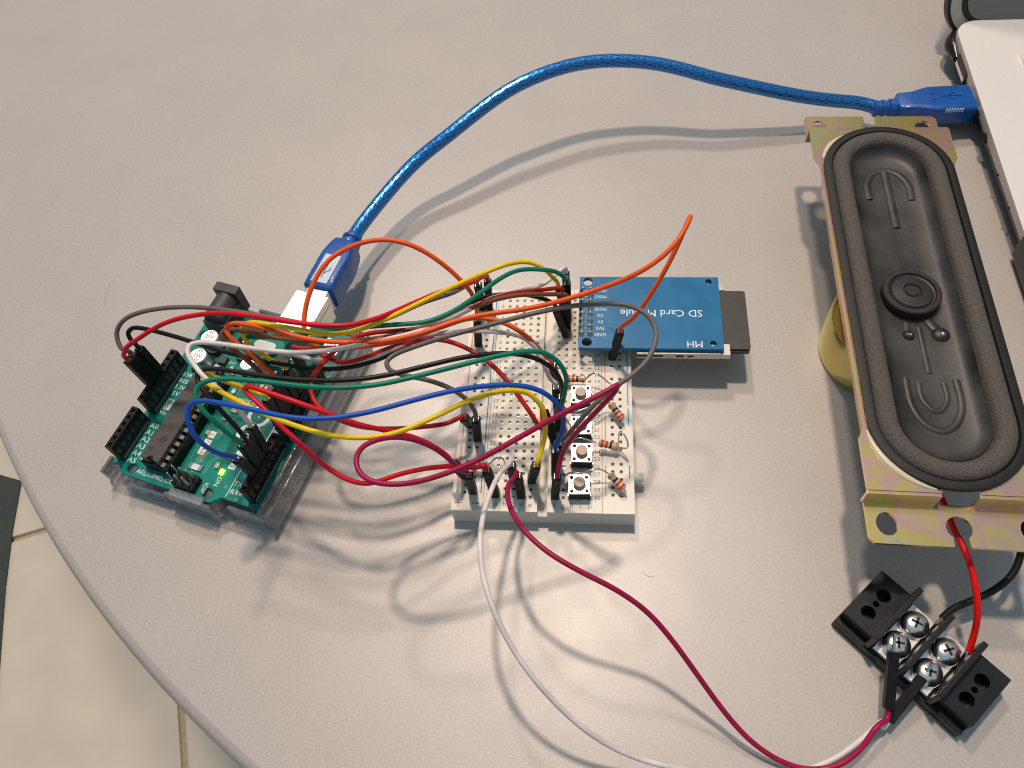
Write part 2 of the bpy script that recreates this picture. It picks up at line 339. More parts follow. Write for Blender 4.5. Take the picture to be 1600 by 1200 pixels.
rings = table_band(((-3.2, 0), (-1.6, -.45), (-.5, -1.5), (0, -3.2))); n = len(rings[0])
b = MB().loft(rings, cap=False); b.add(rings[0], [tuple(range(n))])
b.f = [f[::-1] if i < n * 3 else f for i, f in enumerate(b.f)]
part('table_top', b, 'laminate', tb, world=True, smooth=60)
rings = table_band(((-.05, -3.2), (.3, -4.0), (.3, -22), (-2, -25), (-60, -25))); b = MB().loft(rings, cap=False); b.add(rings[-1], [tuple(range(n))[::-1]])
part('edge_band', b, 'edge_band', tb, world=True, smooth=60)
b = MB().lathe([(230, 0), (225, 12), (45, 22), (38, 40), (38, 694)], (158.1, 265.1, -720), 48); part('pedestal', b, 'steel', tb, world=True, smooth=40)
# ------------------------------------------------------------------ breadboard
G = 7.264; P0 = 2.54
def hole(c, r):
    x = {'R1': 20.9, 'R2': 23.44, 'L2': -20.88, 'L1': -23.42}.get(c); y = (15.5 - r) * P0
    if x is None: x = -G / 2 - (ord('e') - ord(c)) * P0 if c <= 'e' else G / 2 + (ord(c) - ord('f')) * P0
    else: y += 1.19
    return Vector((x, y, 8.5))
bb = thing('breadboard', 'half size white solderless breadboard full of jumper wires and buttons', 'breadboard', (0, 0, 0))
def hole_block(x0, x1, y0, y1, xs, ys, cz, zt=8.5, h=.52, depth=4.2):
    """top sheet with a square, chamfered recess for every contact, plus the outside walls"""
    b = MB(); c = MB(); c2 = MB()
    def cuts(lo, hi, cs): return [lo] + [v for q in cs for v in (q - h, q + h)] + [hi]
    X = cuts(x0, x1, xs); Y = cuts(y0, y1, ys); nx = len(X)
    b.add([(x, y, zt) for y in Y for x in X], [])
    for j in range(len(Y) - 1):
        for i in range(nx - 1):
            q = (j * nx + i, j * nx + i + 1, (j + 1) * nx + i + 1, (j + 1) * nx + i)
            if i % 2 and j % 2:
                k = len(b.v); xa, xb, ya, yb = X[i], X[i + 1], Y[j], Y[j + 1]; e = .12
                b.v += [Vector((x, y, zt - .28)) for x, y in ((xa + e, ya + e), (xb - e, ya + e), (xb - e, yb - e), (xa + e, yb - e))]
                b.v += [Vector((x, y, zt - depth)) for x, y in ((xa + e, ya + e), (xb - e, ya + e), (xb - e, yb - e), (xa + e, yb - e))]
                for m_ in range(4):
                    n_ = (m_ + 1) % 4; b.f.append((q[m_], q[n_], k + n_, k + m_)); b.f.append((k + m_, k + n_, k + 4 + n_, k + 4 + m_))
                dark = cz < .7 or random.random() < (.65 if ya < -16 else .07); (c if dark else c2).quad(xa + e, xb - e, ya + e, yb - e, zt - (.6 if dark else cz))  # painted shade fills rails and most front rows, painted glint the rest
            else: b.f.append(q)
    n = len(b.v); B = [(X[0], Y[0]), (X[-1], Y[0]), (X[-1], Y[-1]), (X[0], Y[-1])]
    b.v += [Vector((x, y, z)) for z in (zt, 0) for x, y in B]
    for m_ in range(4): b.f.append((n + 4 + m_, n + 4 + (m_ + 1) % 4, n + (m_ + 1) % 4, n + m_))
    return b, c, c2
YB = (-41.6, 41.6); rows = [(15.5 - r) * P0 for r in range(30, 0, -1)]
railrows = [(15.5 - r) * P0 + 1.19 for r in range(30, 0, -1) if r % 6 != 1]
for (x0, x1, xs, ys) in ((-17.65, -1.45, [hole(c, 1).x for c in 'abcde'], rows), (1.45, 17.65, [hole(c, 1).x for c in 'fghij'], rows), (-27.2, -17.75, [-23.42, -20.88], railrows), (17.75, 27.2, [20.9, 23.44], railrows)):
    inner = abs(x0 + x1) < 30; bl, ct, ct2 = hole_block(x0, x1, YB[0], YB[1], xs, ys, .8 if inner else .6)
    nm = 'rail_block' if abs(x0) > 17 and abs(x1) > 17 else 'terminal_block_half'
    o = part(nm, bl, 'bb_plastic', bb); part('contact_clips', ct, 'bb_contact_shaded', o, kind='stuff')
    if inner: part('contact_clips', ct2, 'bb_contact_lit', o, kind='stuff')
part('centre_trench', MB().box(-1.45, 1.45, YB[0], YB[1], 0, 5.2), 'bb_plastic', bb)
for x in (-21.5, 0, 21.5): part('end_notch', MB().box(x - 1, x + 1, YB[0] - .05, YB[0] + 1, 2.4, 4.6), 'pcb_edge' if False else 'bb_plastic', bb)
part('side_peg', MB().lathe([(1.6, 0), (1.6, 2.6), (1.2, 3.2)], (27.2, -28, 4.5), 20, (1, 0, 0)), 'bb_plastic', bb, smooth=40)
part('side_peg', MB().lathe([(1.6, 0), (1.6, 2.6), (1.2, 3.2)], (27.2, 28, 4.5), 20, (1, 0, 0)), 'bb_plastic', bb, smooth=40)
zb = 8.54
for x, col, segs in ((-25.8, 'print_red', ((-36, -20), (-17, 37))), (-18.55, 'print_blue', ((-36, 37),)), (18.75, 'print_red', ((-36, -26), (-22, -8), (-5, 37))), (25.9, 'print_blue', ((-30, -26), (-12, -6), (-5, 37)))):
    b = MB()
    for a, c in segs: b.quad(x - .16, x + .16, a, c, zb)
    part('rail_stripe', b, col, bb)
b = MB().quad(-26.3, -23.9, -39.3, -39.0, zb).quad(-25.25, -24.95, -40.4, -37.9, zb); part('plus_mark', b, 'print_red', bb)
part('minus_mark', MB().quad(-20.9, -18.8, -39.4, -39.05, zb), 'print_blue', bb)
b = MB()
for r in range(1, 31):
    for x in (-16.1, 16.2): b.text(str(r), x, (15.5 - r) * P0 + .1, zb, 1.9)
part('row_numbers', b, 'print_grey', bb, kind='stuff')
b = MB()
for c in 'abcdefghij':
    for y in (-39.4, 39.4): b.text(c, hole(c, 1).x, y, zb, 2.3)
part('column_letters', b, 'print_grey', bb, kind='stuff')
# ------------------------------------------------------------------ microcontroller board (local axes: x away from the USB end, y towards the digital headers)
UTH = -1.8586; UC = Vector((-101.84, -5.52, 0)); UZ = 10.63
def ul(x, y, h):
    """board-local -> world"""
    c, s = math.cos(UTH), math.sin(UTH); dx, dy = x - 34, y - 26.7
    return Vector((UC.x + c * dx - s * dy, UC.y + s * dx + c * dy, UZ + h))
o0 = ul(0, 0, 0)
uno = thing('microcontroller_board', 'green microcontroller board with dense jumper wires seated in clear base', 'circuit board', (o0.x, o0.y, UZ), UTH)
OUT = [(0, 0), (66.04, 0), (66.04, 2.54), (68.58, 5.08), (68.58, 37.85), (66.04, 40.39), (66.04, 51.8), (64.5, 53.34), (0, 53.34)]
pcb = part('pcb', plate([OUT] + [circ(x, y, 1.6) for x, y in ((13.97, 2.54), (15.24, 50.8), (66.04, 7.62), (66.04, 35.56))], -1.6, 0), 'pcb_green', uno)
for x, y in ((13.97, 2.54), (15.24, 50.8), (66.04, 7.62), (66.04, 35.56)): part('hole_ring', MB().ring(x, y, 1.62, 2.05, .03, 24), 'pcb_trace', pcb)
def sq(x, y, h): return [(x - h, y - h), (x + h, y - h), (x + h, y + h), (x - h, y + h)]
def header(xs, y, texts, side):
    x0, x1 = min(xs) - 1.27, max(xs) + 1.27
    o = part('header_socket', plate([[(x0, y - 1.25), (x1, y - 1.25), (x1, y + 1.25), (x0, y + 1.25)]] + [sq(x, y, .55) for x in xs], 0, 8.5), 'black_plastic', uno)
    part('contacts', (lambda b: [b.quad(x - .5, x + .5, y - .5, y + .5, 7.0) for x in xs] and b)(MB()), 'smd_dark', o, kind='stuff')
    part('label_strip', MB().box(x0 + .6, x1 - .6, y + side * 1.27 - .02, y + side * 1.27 + .02, .35, 1.5), 'silk_dim', o)
    # printed on the long face that looks to the camera: text runs along -+x, up the face
    b = MB()
    Q = Matrix(((0, 0, 0), (0, 0, 0), (0, 0, 0)))
    for x, t in zip(xs, texts):
        Q = Matrix(((0, -1, 0), (0, 0, 1), (1, 0, 0))) if side > 0 else Matrix(((0, 1, 0), (0, 0, -1), (1, 0, 0)))
        b.text(t, x, y + side * 1.29, 4.9, 2.0, Q=Q)
    part('printed_labels', b, 'silk_dim', o, kind='stuff')
dx = lambda n: 63.5 - P0 * n if n < 8 else 41.656 - P0 * (n - 8)
header([dx(n) for n in range(8)], 50.8, ['RX0', 'TX1', '2', '~3', '4', '~5', '~6', '7'], 1)
header([dx(n) for n in range(8, 18)], 50.8, ['8', '~9', '~10', '~11', '12', '13', 'GND', 'AREF', 'SDA', 'SCL'], 1)
header([27.94 + P0 * i for i in range(8)], 2.54, ['NC', 'IOREF', 'RESET', '3V3', '5V', 'GND', 'GND', 'VIN'], 1)
header([50.8 + P0 * i for i in range(6)], 2.54, ['A0', 'A1', 'A2', 'A3', 'A4', 'A5'], 1)
# 28 pin chip in its socket
sk = part('chip_socket', plate([[(28.6, 11.9), (64.4, 11.9), (64.4, 22.1), (28.6, 22.1)], [(31, 15.0), (62, 15.0), (62, 19.0), (31, 19.0)]], 0, 4.4), 'black_plastic', uno, bevel=.15)
ch = part('chip', plate([[(29.2, 13.75)] + [(63.9, 13.75)] + [(63.9, 15.9)] + [(63.9 - 1.2 * math.sin(math.pi * i / 8), 17.05 - 1.2 * math.cos(math.pi * i / 8)) for i in range(9)] + [(63.9, 20.35), (29.2, 20.35)]], 4.6, 7.9), 'chip', uno, bevel=.18)
part('chip_dot', MB().cyl((60.6, 15.4, 7.86), .9, .07, 20), 'smd_dark', ch); part('chip_dot', MB().cyl((56.6, 17.6, 7.86), 1.2, .06, 20), 'smd_dark', ch)
for i in range(14):
    for y, s_ in ((12.7, 1), (21.35, -1)):
        x = 31.0 + P0 * i - .3; e = MB().box(x - .65, x + .65, min(y, y + s_ * 1.1), max(y, y + s_ * 1.1), 5.7, 6.1).box(x - .65, x + .65, y - .15, y + .15, 3.9, 6.0)
        part('pin', e, 'tin', ch)
# USB socket
us = part('usb_socket', plate([[(-6.25, 32.1), (9.9, 32.1), (9.9, 44.1), (-6.25, 44.1)]], .2, 10.9), 'bright_steel', uno, bevel=.35)
part('seam', MB().box(-6.0, 9.0, 44.08, 44.14, 7.6, 7.8), 'port_dark', us)
part('mouth', MB().box(-6.32, -6.24, 33.8, 42.4, 1.9, 9.3), 'port_dark', us)
# power jack
pj = part('power_jack', MB().box(-1.8, 1.7, 3.2, 12.2, .2, 11.0), 'grey_plastic', uno, bevel=.25)
part('jack_barrel', MB().cyl((1.6, 7.7, 6.6), 3.9, 9.5, 32, (1, 0, 0)), 'grey_plastic', pj, smooth=40)
part('jack_base', MB().box(1.7, 12.3, 3.4, 12.0, .2, 6.0), 'grey_plastic', pj, bevel=.2)
for x, y in ((13.2, 5.5), (13.2, 9.6)): part('jack_pin', MB().box(x - .9, x + .6, y - .8, y + .8, 0, .5), 'solder', pj)
# capacitors
for x, y, r, h in ((17.5, 9.4, 3.05, 6.2), (25.3, 9.6, 3.05, 6.2), (22.9, 27.0, 2.4, 5.4)):
    c = part('capacitor', MB().lathe([(r, .9), (r, 1.3), (r * .94, 1.6), (r, 1.9), (r, h - .3), (r * .93, h)], (x, y, 0), 40), 'alu_can', uno, smooth=35)
    part('base', MB().prism([(x - r * 1.05, y - r * .6), (x - r * .6, y - r * 1.05), (x + r * 1.05, y - r * 1.05), (x + r * 1.05, y + r * 1.05), (x - r * .6, y + r * 1.05), (x - r * 1.05, y + r * .6)], .05, .95), 'black_plastic', c)
    part('mark', MB().text('47\n25V\nUT', x, y, h + .03, r * .62, math.pi / 2), 'silk_dim', c)
# pin headers (2x3)
for cx, cy in ((65.1, 28.0), (19.8, 44.9)):
    ic = part('pin_header', MB(), 'black_plastic', uno) if False else None
    b = MB()
    for i in (-1, 0, 1):
        for j in (-.5, .5): b.prism(rrect(cx + j * P0 - 1.25, cx + j * P0 + 1.25, cy + i * P0 - 1.25, cy + i * P0 + 1.25, .5, 2), .05, 2.5)
    ic = part('pin_header', b, 'black_plastic', uno)
    for i in (-1, 0, 1):
        for j in (-.5, .5): part('pin', MB().box(cx + j * P0 - .32, cx + j * P0 + .32, cy + i * P0 - .32, cy + i * P0 + .32, 2.4, 8.6, .12, .12), 'tin', ic)
# reset button, interface chip, crystal, regulators and small parts
rb = part('reset_button', MB().box(4.2, 10.2, 47.0, 53.0, .1, 3.4), 'bright_steel', uno, bevel=.2); part('button_cap', MB().cyl((7.2, 50, 3.4), 1.6, 1.2, 20), 'smd_white', rb, smooth=40)
ic2 = part('interface_chip', MB().box(14.2, 19.2, 32.2, 37.2, .3, 1.1), 'smd_dark', uno, bevel=.08)
part('crystal', plate([rrect(11.6, 15.0, 23.5, 31.5, 1.7)], .2, 3.0), 'tin', uno, bevel=.3)
part('crystal', plate([rrect(24.5, 28.2, 15.5, 17.6, .6)], .1, 1.4), 'smd_dark', uno)
part('regulator', MB().box(20.5, 23.4, 13.6, 16.6, .25, 1.5), 'chip', uno, bevel=.1); part('regulator', MB().box(17.8, 20.3, 19.4, 23.4, .25, 1.3), 'smd_dark', uno, bevel=.1)
part('regulator', MB().box(2.6, 9.2, 17.0, 23.4, .2, 1.9), 'smd_dark', uno, bevel=.1); part('diode', MB().box(15.0, 18.2, 14.6, 17.0, .2, 1.9), 'smd_dark', uno, bevel=.1)
led = part('power_led', MB().box(57.6, 59.5, 35.7, 37.0, .05, .75), 'led_on', uno, bevel=.1, label='lit yellow green power light')
def smd(x, y, l, w_, ang, col, nm='chip_component'):
    c, s = math.cos(ang), math.sin(ang)
    def rot(poly): return [(x + c * a - s * d, y + s * a + c * d) for a, d in poly]
    o = part(nm, MB().prism(rot([(-l * .28, -w_ / 2), (l * .28, -w_ / 2), (l * .28, w_ / 2), (-l * .28, w_ / 2)]), .05, .6), col, uno)
    for k in (-1, 1): part('end_cap', MB().prism(rot([(k * l * .4 - l * .12, -w_ / 2), (k * l * .4 + l * .12, -w_ / 2), (k * l * .4 + l * .12, w_ / 2), (k * l * .4 - l * .12, w_ / 2)]), .04, .66), 'solder', o)
smd(59.6, 27.4, 4.4, 1.9, math.pi / 2, 'smd_white')
for x, y, a, c in ((47.6, 24.6, 0, 'smd_tan'), (44.0, 26.0, 1.57, 'smd_white'), (41.0, 27.5, 0, 'smd_white'), (38.0, 28.9, 1.57, 'smd_tan'), (27.0, 33.0, 0, 'smd_tan'), (27.0, 34.8, 0, 'smd_tan'), (27.4, 37.0, 0, 'smd_white'), (27.6, 39.0, 0, 'smd_tan'), (29.5, 30.0, 1.57, 'smd_white'),
                   (24.0, 19.5, 0, 'smd_white'), (24.6, 14.0, 1.57, 'smd_white'), (26.6, 21.0, 0, 'smd_dark'), (21.0, 34.0, 1.57, 'smd_tan'), (22.6, 36.5, 0, 'smd_white'), (16.0, 39.0, 0, 'smd_white'), (13.6, 39.6, 1.57, 'smd_dark'), (12.0, 41.5, 0, 'smd_white'), (17.0, 30.2, 1.57, 'smd_dark'), (19.4, 39.4, 0, 'smd_tan'), (57.0, 33.8, 0, 'smd_tan'), (31.5, 24.8, 0, 'smd_white'), (11.8, 46.2, 0, 'smd_dark'), (15.2, 46.5, 1.57, 'smd_white'), (24.2, 41.0, 0, 'smd_dark'), (30.6, 44.0, 1.57, 'led_off'), (13.2, 17.5, 0, 'smd_white')):
    smd(x, y, 2.2, 1.25, a, c)
# printed silk
zs = .045; b = MB(); q = math.pi / 2
for i, t in enumerate(['A0', 'A1', 'A2', 'A3', 'A4', 'A5']): b.text(t, 50.9 + P0 * i * 1.01, 6.0, zs, 2.7, q)
for i, t in enumerate(['IOR', 'RES', '3.3V', '5V', '', '', 'Vin']):
    if t: b.text(t, 30.4 + P0 * i, 5.9, zs, 2.2, q)
b.quad(40.2, 44.4, 4.6, 7.2, zs)
b.text('ARDUINO.CC', 66.5, 16.4, zs, 2.2, q); b.text('ON', 61.7, 36.6, zs, 2.1); b.text('TX\u2192', 60.6, 44.4, zs, 2.2, q); b.text('RX\u2190', 63.3, 44.6, zs, 2.2, q); b.text('ICSP', 64.9, 33.7, zs, 1.9, 0)
b.ribbon([(65.4, 41.6), (56.0, 41.6)], .22, zs); b.text('1', 66.2, 8.9 + 3.0, zs, 1.9, q)
for x, t in ((47.8, 'L'), (50.9, 'TX'), (53.9, 'RX')): b.quad(x - 1.25, x + 1.25, 24.9, 27.3, zs)
b.quad(31.0, 45.6, 44.2, 46.9, zs); b.quad(50.2, 56.8, 37.2, 39.6, zs)
b.text('DIGITAL (PWM~)', 54.5, 48.6, zs, 1.6); b.text('RESET-EN', 29.0, 27.4, zs, 1.7, q); b.text('ICSP2', 24.6, 44.9, zs, 1.6, q); b.text('ITALY', 34.5, 24.0, zs, 1.6, q); b.text('Z17', 21.6, 18.2, zs, 1.5, q)
for a0, cx, cy in ((0, 37.2, 37.6), (0, 44.3, 37.6)):
    b.ring(cx, cy, 2.75, 4.0, zs, 40)
b.text('MADE IN', 33.5, 31.0, zs, 1.7, q); b.text('+', 44.3, 37.6, zs, 3.2, q); b.text('-', 37.2, 37.6, zs, 3.2, q)
silk = part('printed_legend', b, 'silk', pcb, kind='stuff')
b = MB().text('UNO', 42.6, 45.5, zs + .03, 2.6); b.text('GND', 42.3, 5.9, zs + .03, 1.6, math.pi)
for x, t in ((47.8, 'L'), (50.9, 'TX'), (53.9, 'RX')): b.text(t, x, 26.1, zs + .03, 1.6)
b.ring(52.2, 38.2, .85, 1.0, zs + .03, 24); b.ring(55.0, 38.2, .85, 1.0, zs + .03, 24)
part('printed_legend', b, 'silk_dark', pcb, kind='stuff')
b = MB(); b2 = MB(); vi = MB(); random.seed(3)
for k in range(46):
    x, y = random.uniform(22, 62), random.uniform(23.5, 47); L1, L2 = random.uniform(3, 9), random.uniform(2, 6); sg = random.choice((-1, 1)); pts = [(x, y), (x - L1, y), (x - L1 - L2 * .6, y + sg * L2 * .6), (x - L1 - L2 * .6 - L1 * .5, y + sg * L2 * .6)]
    for t in range(random.choice((1, 2, 3))): (b if k % 3 else b2).ribbon([(a, c + t * .75) for a, c in pts], .26, .02)
for k in range(26):
    x, y = random.uniform(4, 28), random.uniform(12, 30); L1 = random.uniform(2, 6); b.ribbon([(x, y), (x + L1, y), (x + L1 + 2, y + 2)], .26, .02)
for k in range(44):
    x, y = random.uniform(20, 66), random.uniform(22.8, 48); vi.ring(x, y, .28, .52, .035, 12)
part('copper_traces', b, 'pcb_trace', pcb, kind='stuff'); part('copper_traces', b2, 'pcb_trace_light', pcb, kind='stuff'); part('vias', vi, 'solder', pcb, kind='stuff')
for k in range(3): part('gold_pads', MB().ribbon([(51.6 + k * .1, 27.9 + k * .55), (60.5, 27.9 - 2.2 + k * .55)], .18, .05), 'gold_pad', pcb)
# ------------------------------------------------------------------ clear base under the board
cb = thing('board_base', 'clear plastic snap base holding the green microcontroller board', 'board base', (o0.x, o0.y, 0), UTH)
part('base_plate', plate([rrect(-3.5, 71.5, -3.2, 58.2, 2.5), [(8, 6), (60, 6), (60, 47), (8, 47)]], .4, 2.4), 'clear_plastic', cb, bevel=.3)
for (x0, x1, y0, y1, z1) in ((-3.0, 67.5, 54.2, 55.4, 12.2), (-3.0, 67.5, 57.0, 58.1, 11.2), (18, 62, -2.9, -1.6, 7.5), (-3.3, -2.0, 14, 31, 8.0), (-3.3, -2.0, 45.5, 54, 8.0), (66.9, 68.1, 42.5, 58.0, 8.5), (69.4, 70.6, 22.0, 38.5, 10.5), (69.3, 70.4, 4.0, 20, 6.5), (64, 70.0, -2.9, -1.7, 9.5)):
    part('wall', MB().box(x0, x1, y0, y1, 2.4, z1), 'clear_rib', cb, bevel=.25)
part('wall_cap', MB().box(-3.0, 67.5, 55.4, 57.0, 9.6, 10.8), 'clear_plastic', cb)
part('clip', MB().box(68.0, 70.6, 24, 36, 10.6, 11.6), 'clear_rib', cb, bevel=.25); part('clip', MB().box(30, 38, 53.6, 57.0, 12.2, 13.0), 'clear_rib', cb, bevel=.25)
for x, y in ((13.97, 2.54), (15.24, 50.8), (66.04, 7.62), (66.04, 35.56)): part('post', MB().cyl((x, y, 2.4), 2.3, 6.5, 20), 'clear_rib', cb, smooth=40)
for x, y in ((2, 0), (66, 0), (2, 55), (66, 55)): part('foot', MB().cyl((x, y, 0), 2.2, .45, 16), 'clear_rib', cb)
# ------------------------------------------------------------------ blue USB cable
um = ul(-6.2, 38.1, 5.6)
uc = thing('usb_cable', 'translucent blue USB cable arching from green board to laptop', 'cable', (um.x, um.y, 0))
pd = at(566, 352, 15.0) - um; pd.z = -.2; pd.normalize(); ps = Vector((0, 0, 1)).cross(pd).normalized()       # plug axis and side
def prof_loft(stations, c0, d, s_, n=20, sq_=.45):
    rings = []
    for t, w_, h, dz in stations:
        ring = []
        for i in range(n):
            a = 2 * math.pi * i / n; ca, sa = math.cos(a), math.sin(a)
            e = sq_; ring.append(c0 + d * t + s_ * (w_ / 2 * math.copysign(abs(ca) ** e, ca)) + Vector((0, 0, 1)) * (h / 2 * math.copysign(abs(sa) ** e, sa) + dz))
        rings.append(ring)
    return MB().loft(rings)
pbm = part('plug_shell', prof_loft([(-1.5, 8.6, 8.0, 0), (3.6, 8.6, 8.0, 0)], um, pd, ps, 24, .12), 'bright_steel', uc, world=True, smooth=30)
pb = part('plug_body', prof_loft([(3.2, 9.6, 9.6, 0), (3.8, 11.2, 10.8, 0), (8, 11.6, 11.2, 0), (9, 11.1, 11.2, 0), (10, 11.6, 11.2, 0), (11.2, 11.1, 11.2, 0), (12.2, 11.6, 11.2, 0), (13.2, 11.1, 11.2, 0), (14.2, 11.6, 11.2, 0), (19, 11.5, 11.0, 0), (24, 9.4, 10.4, 0), (26, 8.2, 9.6, 0), (26.4, 6.6, 7.0, 0)], um, pd, ps, 32, .3), 'blue_shell', uc, world=True, smooth=50)
lb = MB(); c1 = um + Vector((0, 0, 5.66)); ext = []
for (a0, s0) in ((5.0, -3.0), (17.5, -3.0), (17.5, 3.0), (5.0, 3.0)): ext.append(c1 + pd * a0 + ps * s0)
lb.add(ext, [(0, 1, 2, 3)] if (ext[1] - ext[0]).cross(ext[2] - ext[1]).z > 0 else [(3, 2, 1, 0)]); part('plug_label', lb, 'blue_label', pb, world=True)
lt = MB()
tri = [(7, 0), (15, 0)], [(10, 0), (11.5, 1.6), (13, 1.6)], [(9, 0), (10.5, -1.6), (12, -1.6)]
for pl in tri:
    for (a0, s0), (a1, s1) in zip(pl, pl[1:]): lt.obox(c1 + pd * a0 + ps * s0 + Vector((0, 0, .03)), c1 + pd * a1 + ps * s1 + Vector((0, 0, .03)), .3, .05, (pd.cross(Vector((0, 0, 1)))))
part('usb_symbol', lt, 'silk_dark', pb, world=True)
rl = MB(); e0 = um + pd * 26.0
rl.tube([e0 + pd * t for t in (0, .6, 1.6, 2.0, 3.0, 3.4, 4.4, 4.8, 6.2)], [3.6, 3.9, 3.9, 3.1, 3.1, 3.7, 3.7, 3.0, 2.8], 20); part('strain_relief', rl, 'blue_shell', uc, world=True, smooth=50)
A2 = at(1523, 160, 9.5); A1 = at(1404, 168, 9.0); ad = (A2 - A1); ad.z = 0; ad.normalize(); as_ = Vector((0, 0, 1)).cross(ad)
A1 = Vector((A1.x, A1.y, 9.0))
cpath = [e0 + pd * 5.5, e0 + pd * 9] + [at(u, v, z) for u, v, z in ((606, 300, 17), (652, 250, 20), (699, 213, 23.5), (745, 176, 26.5), (791, 143, 29), (837, 120, 30.5), (884, 104, 30.5), (930, 96, 30), (976, 95, 29), (1022, 99, 27.5), (1069, 109, 25.5), (1115, 122, 23), (1161, 132, 20), (1207, 142, 17), (1254, 151, 14), (1300, 157, 11.5), (1345, 161, 9.4))] + [A1 - ad * 7, A1 - ad * 3]
part('cable', MB().tube(relax(spline(cpath, 8), 10), 2.6, 24), 'blue_cable', uc, world=True, smooth=60)
part('strain_relief', MB().tube([A1 - ad * t for t in (10, 9.5, 8.6, 8.2, 7.2, 6.8, 5.8, 5.4, 4.4, 4.0, 2.6, 0)], [2.5, 3.2, 3.2, 2.7, 2.7, 3.3, 3.3, 2.8, 2.8, 3.5, 3.5, 3.5], 20), 'blue_shell', uc, world=True, smooth=50)
pa = part('plug_body', prof_loft([(-1.2, 8, 6.6, 0), (-.4, 9.6, 7.6, 0), (5, 10.2, 8.0, 0), (8.5, 12.6, 8.6, 0), (11, 14.2, 8.6, 0), (25.5, 14.4, 8.6, 0), (27, 13.4, 8.0, 0)], A1, ad, as_, 32, .3), 'blue_shell', uc, world=True, smooth=50)
part('plug_shell', prof_loft([(26, 12.0, 4.5, 0), (30.5, 12.0, 4.5, 0)], A1, ad, as_, 24, .12), 'bright_steel', uc, world=True, smooth=30)
gb = MB()
for k in range(7): gb.obox(A1 + ad * (15 + k) - as_ * 7.25 + Vector((0, 0, 2.6)), A1 + ad * (15 + k) - as_ * 7.25 + Vector((0, 0, 4.1)), .45, .5)
part('grip_ridges', gb, 'blue_label', pa, world=True)
gb = MB()
for s0 in (-1.6, 1.6): gb.cyl(A1 + ad * 11.8 + as_ * s0 + Vector((0, 0, 4.2)), .55, .15, 12)
for pl in tri:
    for (a0, s0), (a1, s1) in zip(pl, pl[1:]): gb.obox(A1 + ad * (8 + a0 * .95) + as_ * s0 + Vector((0, 0, 4.33)), A1 + ad * (8 + a1 * .95) + as_ * s1 + Vector((0, 0, 4.33)), .35, .1, as_)
part('usb_symbol', gb, 'blue_cable', pa, world=True)
# ------------------------------------------------------------------ card reader module (upside down) and its memory card
ZM = 16.0; mo = at(909.3, 522.2, ZM)
sd = thing('card_reader_module', 'blue card reader module plugged upside down into breadboard', 'circuit board', (mo.x, mo.y, ZM), -.010)
x0, x1, y0, y1 = -1.1, 44.8, -5.25, 23.9
hl = [(2.5 - 1.1 + .2, -3.0, 1.7), (2.5 - 1.1 + .2, 21.9, 1.7), (41.6, -3.0, 1.1), (41.6, 22.0, 1.1)]
sp_ = part('pcb', plate([[(x0, y0), (x1, y0), (x1, y1), (x0, y1)]] + [circ(x, y, r) for x, y, r in hl], -1.6, 0), 'pcb_blue', sd)
for x, y, r in hl: part('hole_ring', MB().ring(x, y, r, r + .3, .03, 24), 'pcb_blue_light', sp_)
pn = ['GND', '3V3', '5V', 'CS', 'MOSI', 'SCK', 'MISO', 'GND']; bt = MB(); br = MB()
hd = part('pin_strip', MB().box(-1.25, 3.85, -1.3, 7 * 2.58 + 1.3, -4.1, -1.62), 'black_plastic', sd)
for i in range(8):
    for j in (0, 1):
        x, y = j * 2.58, i * 2.58
        k = part('pin', MB().lathe([(1.05, .02), (.8, .35), (.42, .8), (.36, 1.7), (.2, 1.8)], (x, y, 0), 14).box(x - .32, x + .32, y - .32, y + .32, -10.5, -4.1), 'solder', sd, smooth=40)
    br.ribbon([(.9, i * 2.58 + .25), (1.7, i * 2.58 + .25)], .18, .03).ribbon([(.9, i * 2.58 - .25), (1.7, i * 2.58 - .25)], .18, .03)
    bt.text(pn[i], 5.9, i * 2.58 - .1, .05, 1.75, math.pi)
bt.text('SD Card Module', 25.6, 8.9, .05, 3.9, math.pi); bt.text('MH', 35.8, -3.3, .05, 3.5, math.pi)
part('printed_legend', bt, 'silk', sp_, kind='stuff')
for k, off in enumerate((0, .75)): br.ribbon([(4 + off, 22), (8.0 + off, 19 - off), (8.0 + off, 3.6 - off), (10.5 + off, 1.3 - off), (13.5, 1.3 - off)], .2, .03)
br.ribbon([(8.8, 7.4), (10.2, 7.4), (12.4, 9.6), (15.4, 9.6)], .22, .03).ribbon([(8.8, 8.2), (10.0, 8.2), (12.1, 10.3), (15.4, 10.3)], .22, .03).ribbon([(3.6, 2.6), (6.5, 2.6), (8.0, 3.9)], .22, .03)
for i in range(7): br.ribbon([(9 + i * .75, -3.5), (9 + i * .75, 0.4)], .1, .03)
for i in range(5): br.ribbon([(8.6, -3.2 + i * .75), (14, -3.2 + i * .75)], .1, .03)
part('copper_traces', br, 'pcb_blue_light', sp_, kind='stuff')
sk = part('card_socket', MB().box(17.5, 44.2, -6.1, 23.2, -4.5, -1.65), 'tin', sd, bevel=.2)
for a, c in ((17.5, 26), (30, 32.5), (33.6, 35.6)): part('socket_slot', MB().box(a, c, -6.18, -6.05, -3.4, -2.6), 'port_dark', sk)
part('socket_ear', MB().box(44.2, 47.0, 20.0, 23.0, -4.3, -2.0), 'tin', sk, bevel=.15); part('socket_ear', MB().box(44.2, 47.1, -6.1, -1.8, -4.3, -1.9), 'tin', sk, bevel=.15)
mc = thing('memory_card', 'dark grey memory card sticking out of blue module', 'memory card', (mo.x, mo.y, ZM - 4.25), -.010)
part('card_body', plate([rrect(24, 53.6, -3.6, 19.9, 1.0)], -.05, 2.05), 'sd_card', mc, bevel=.15)
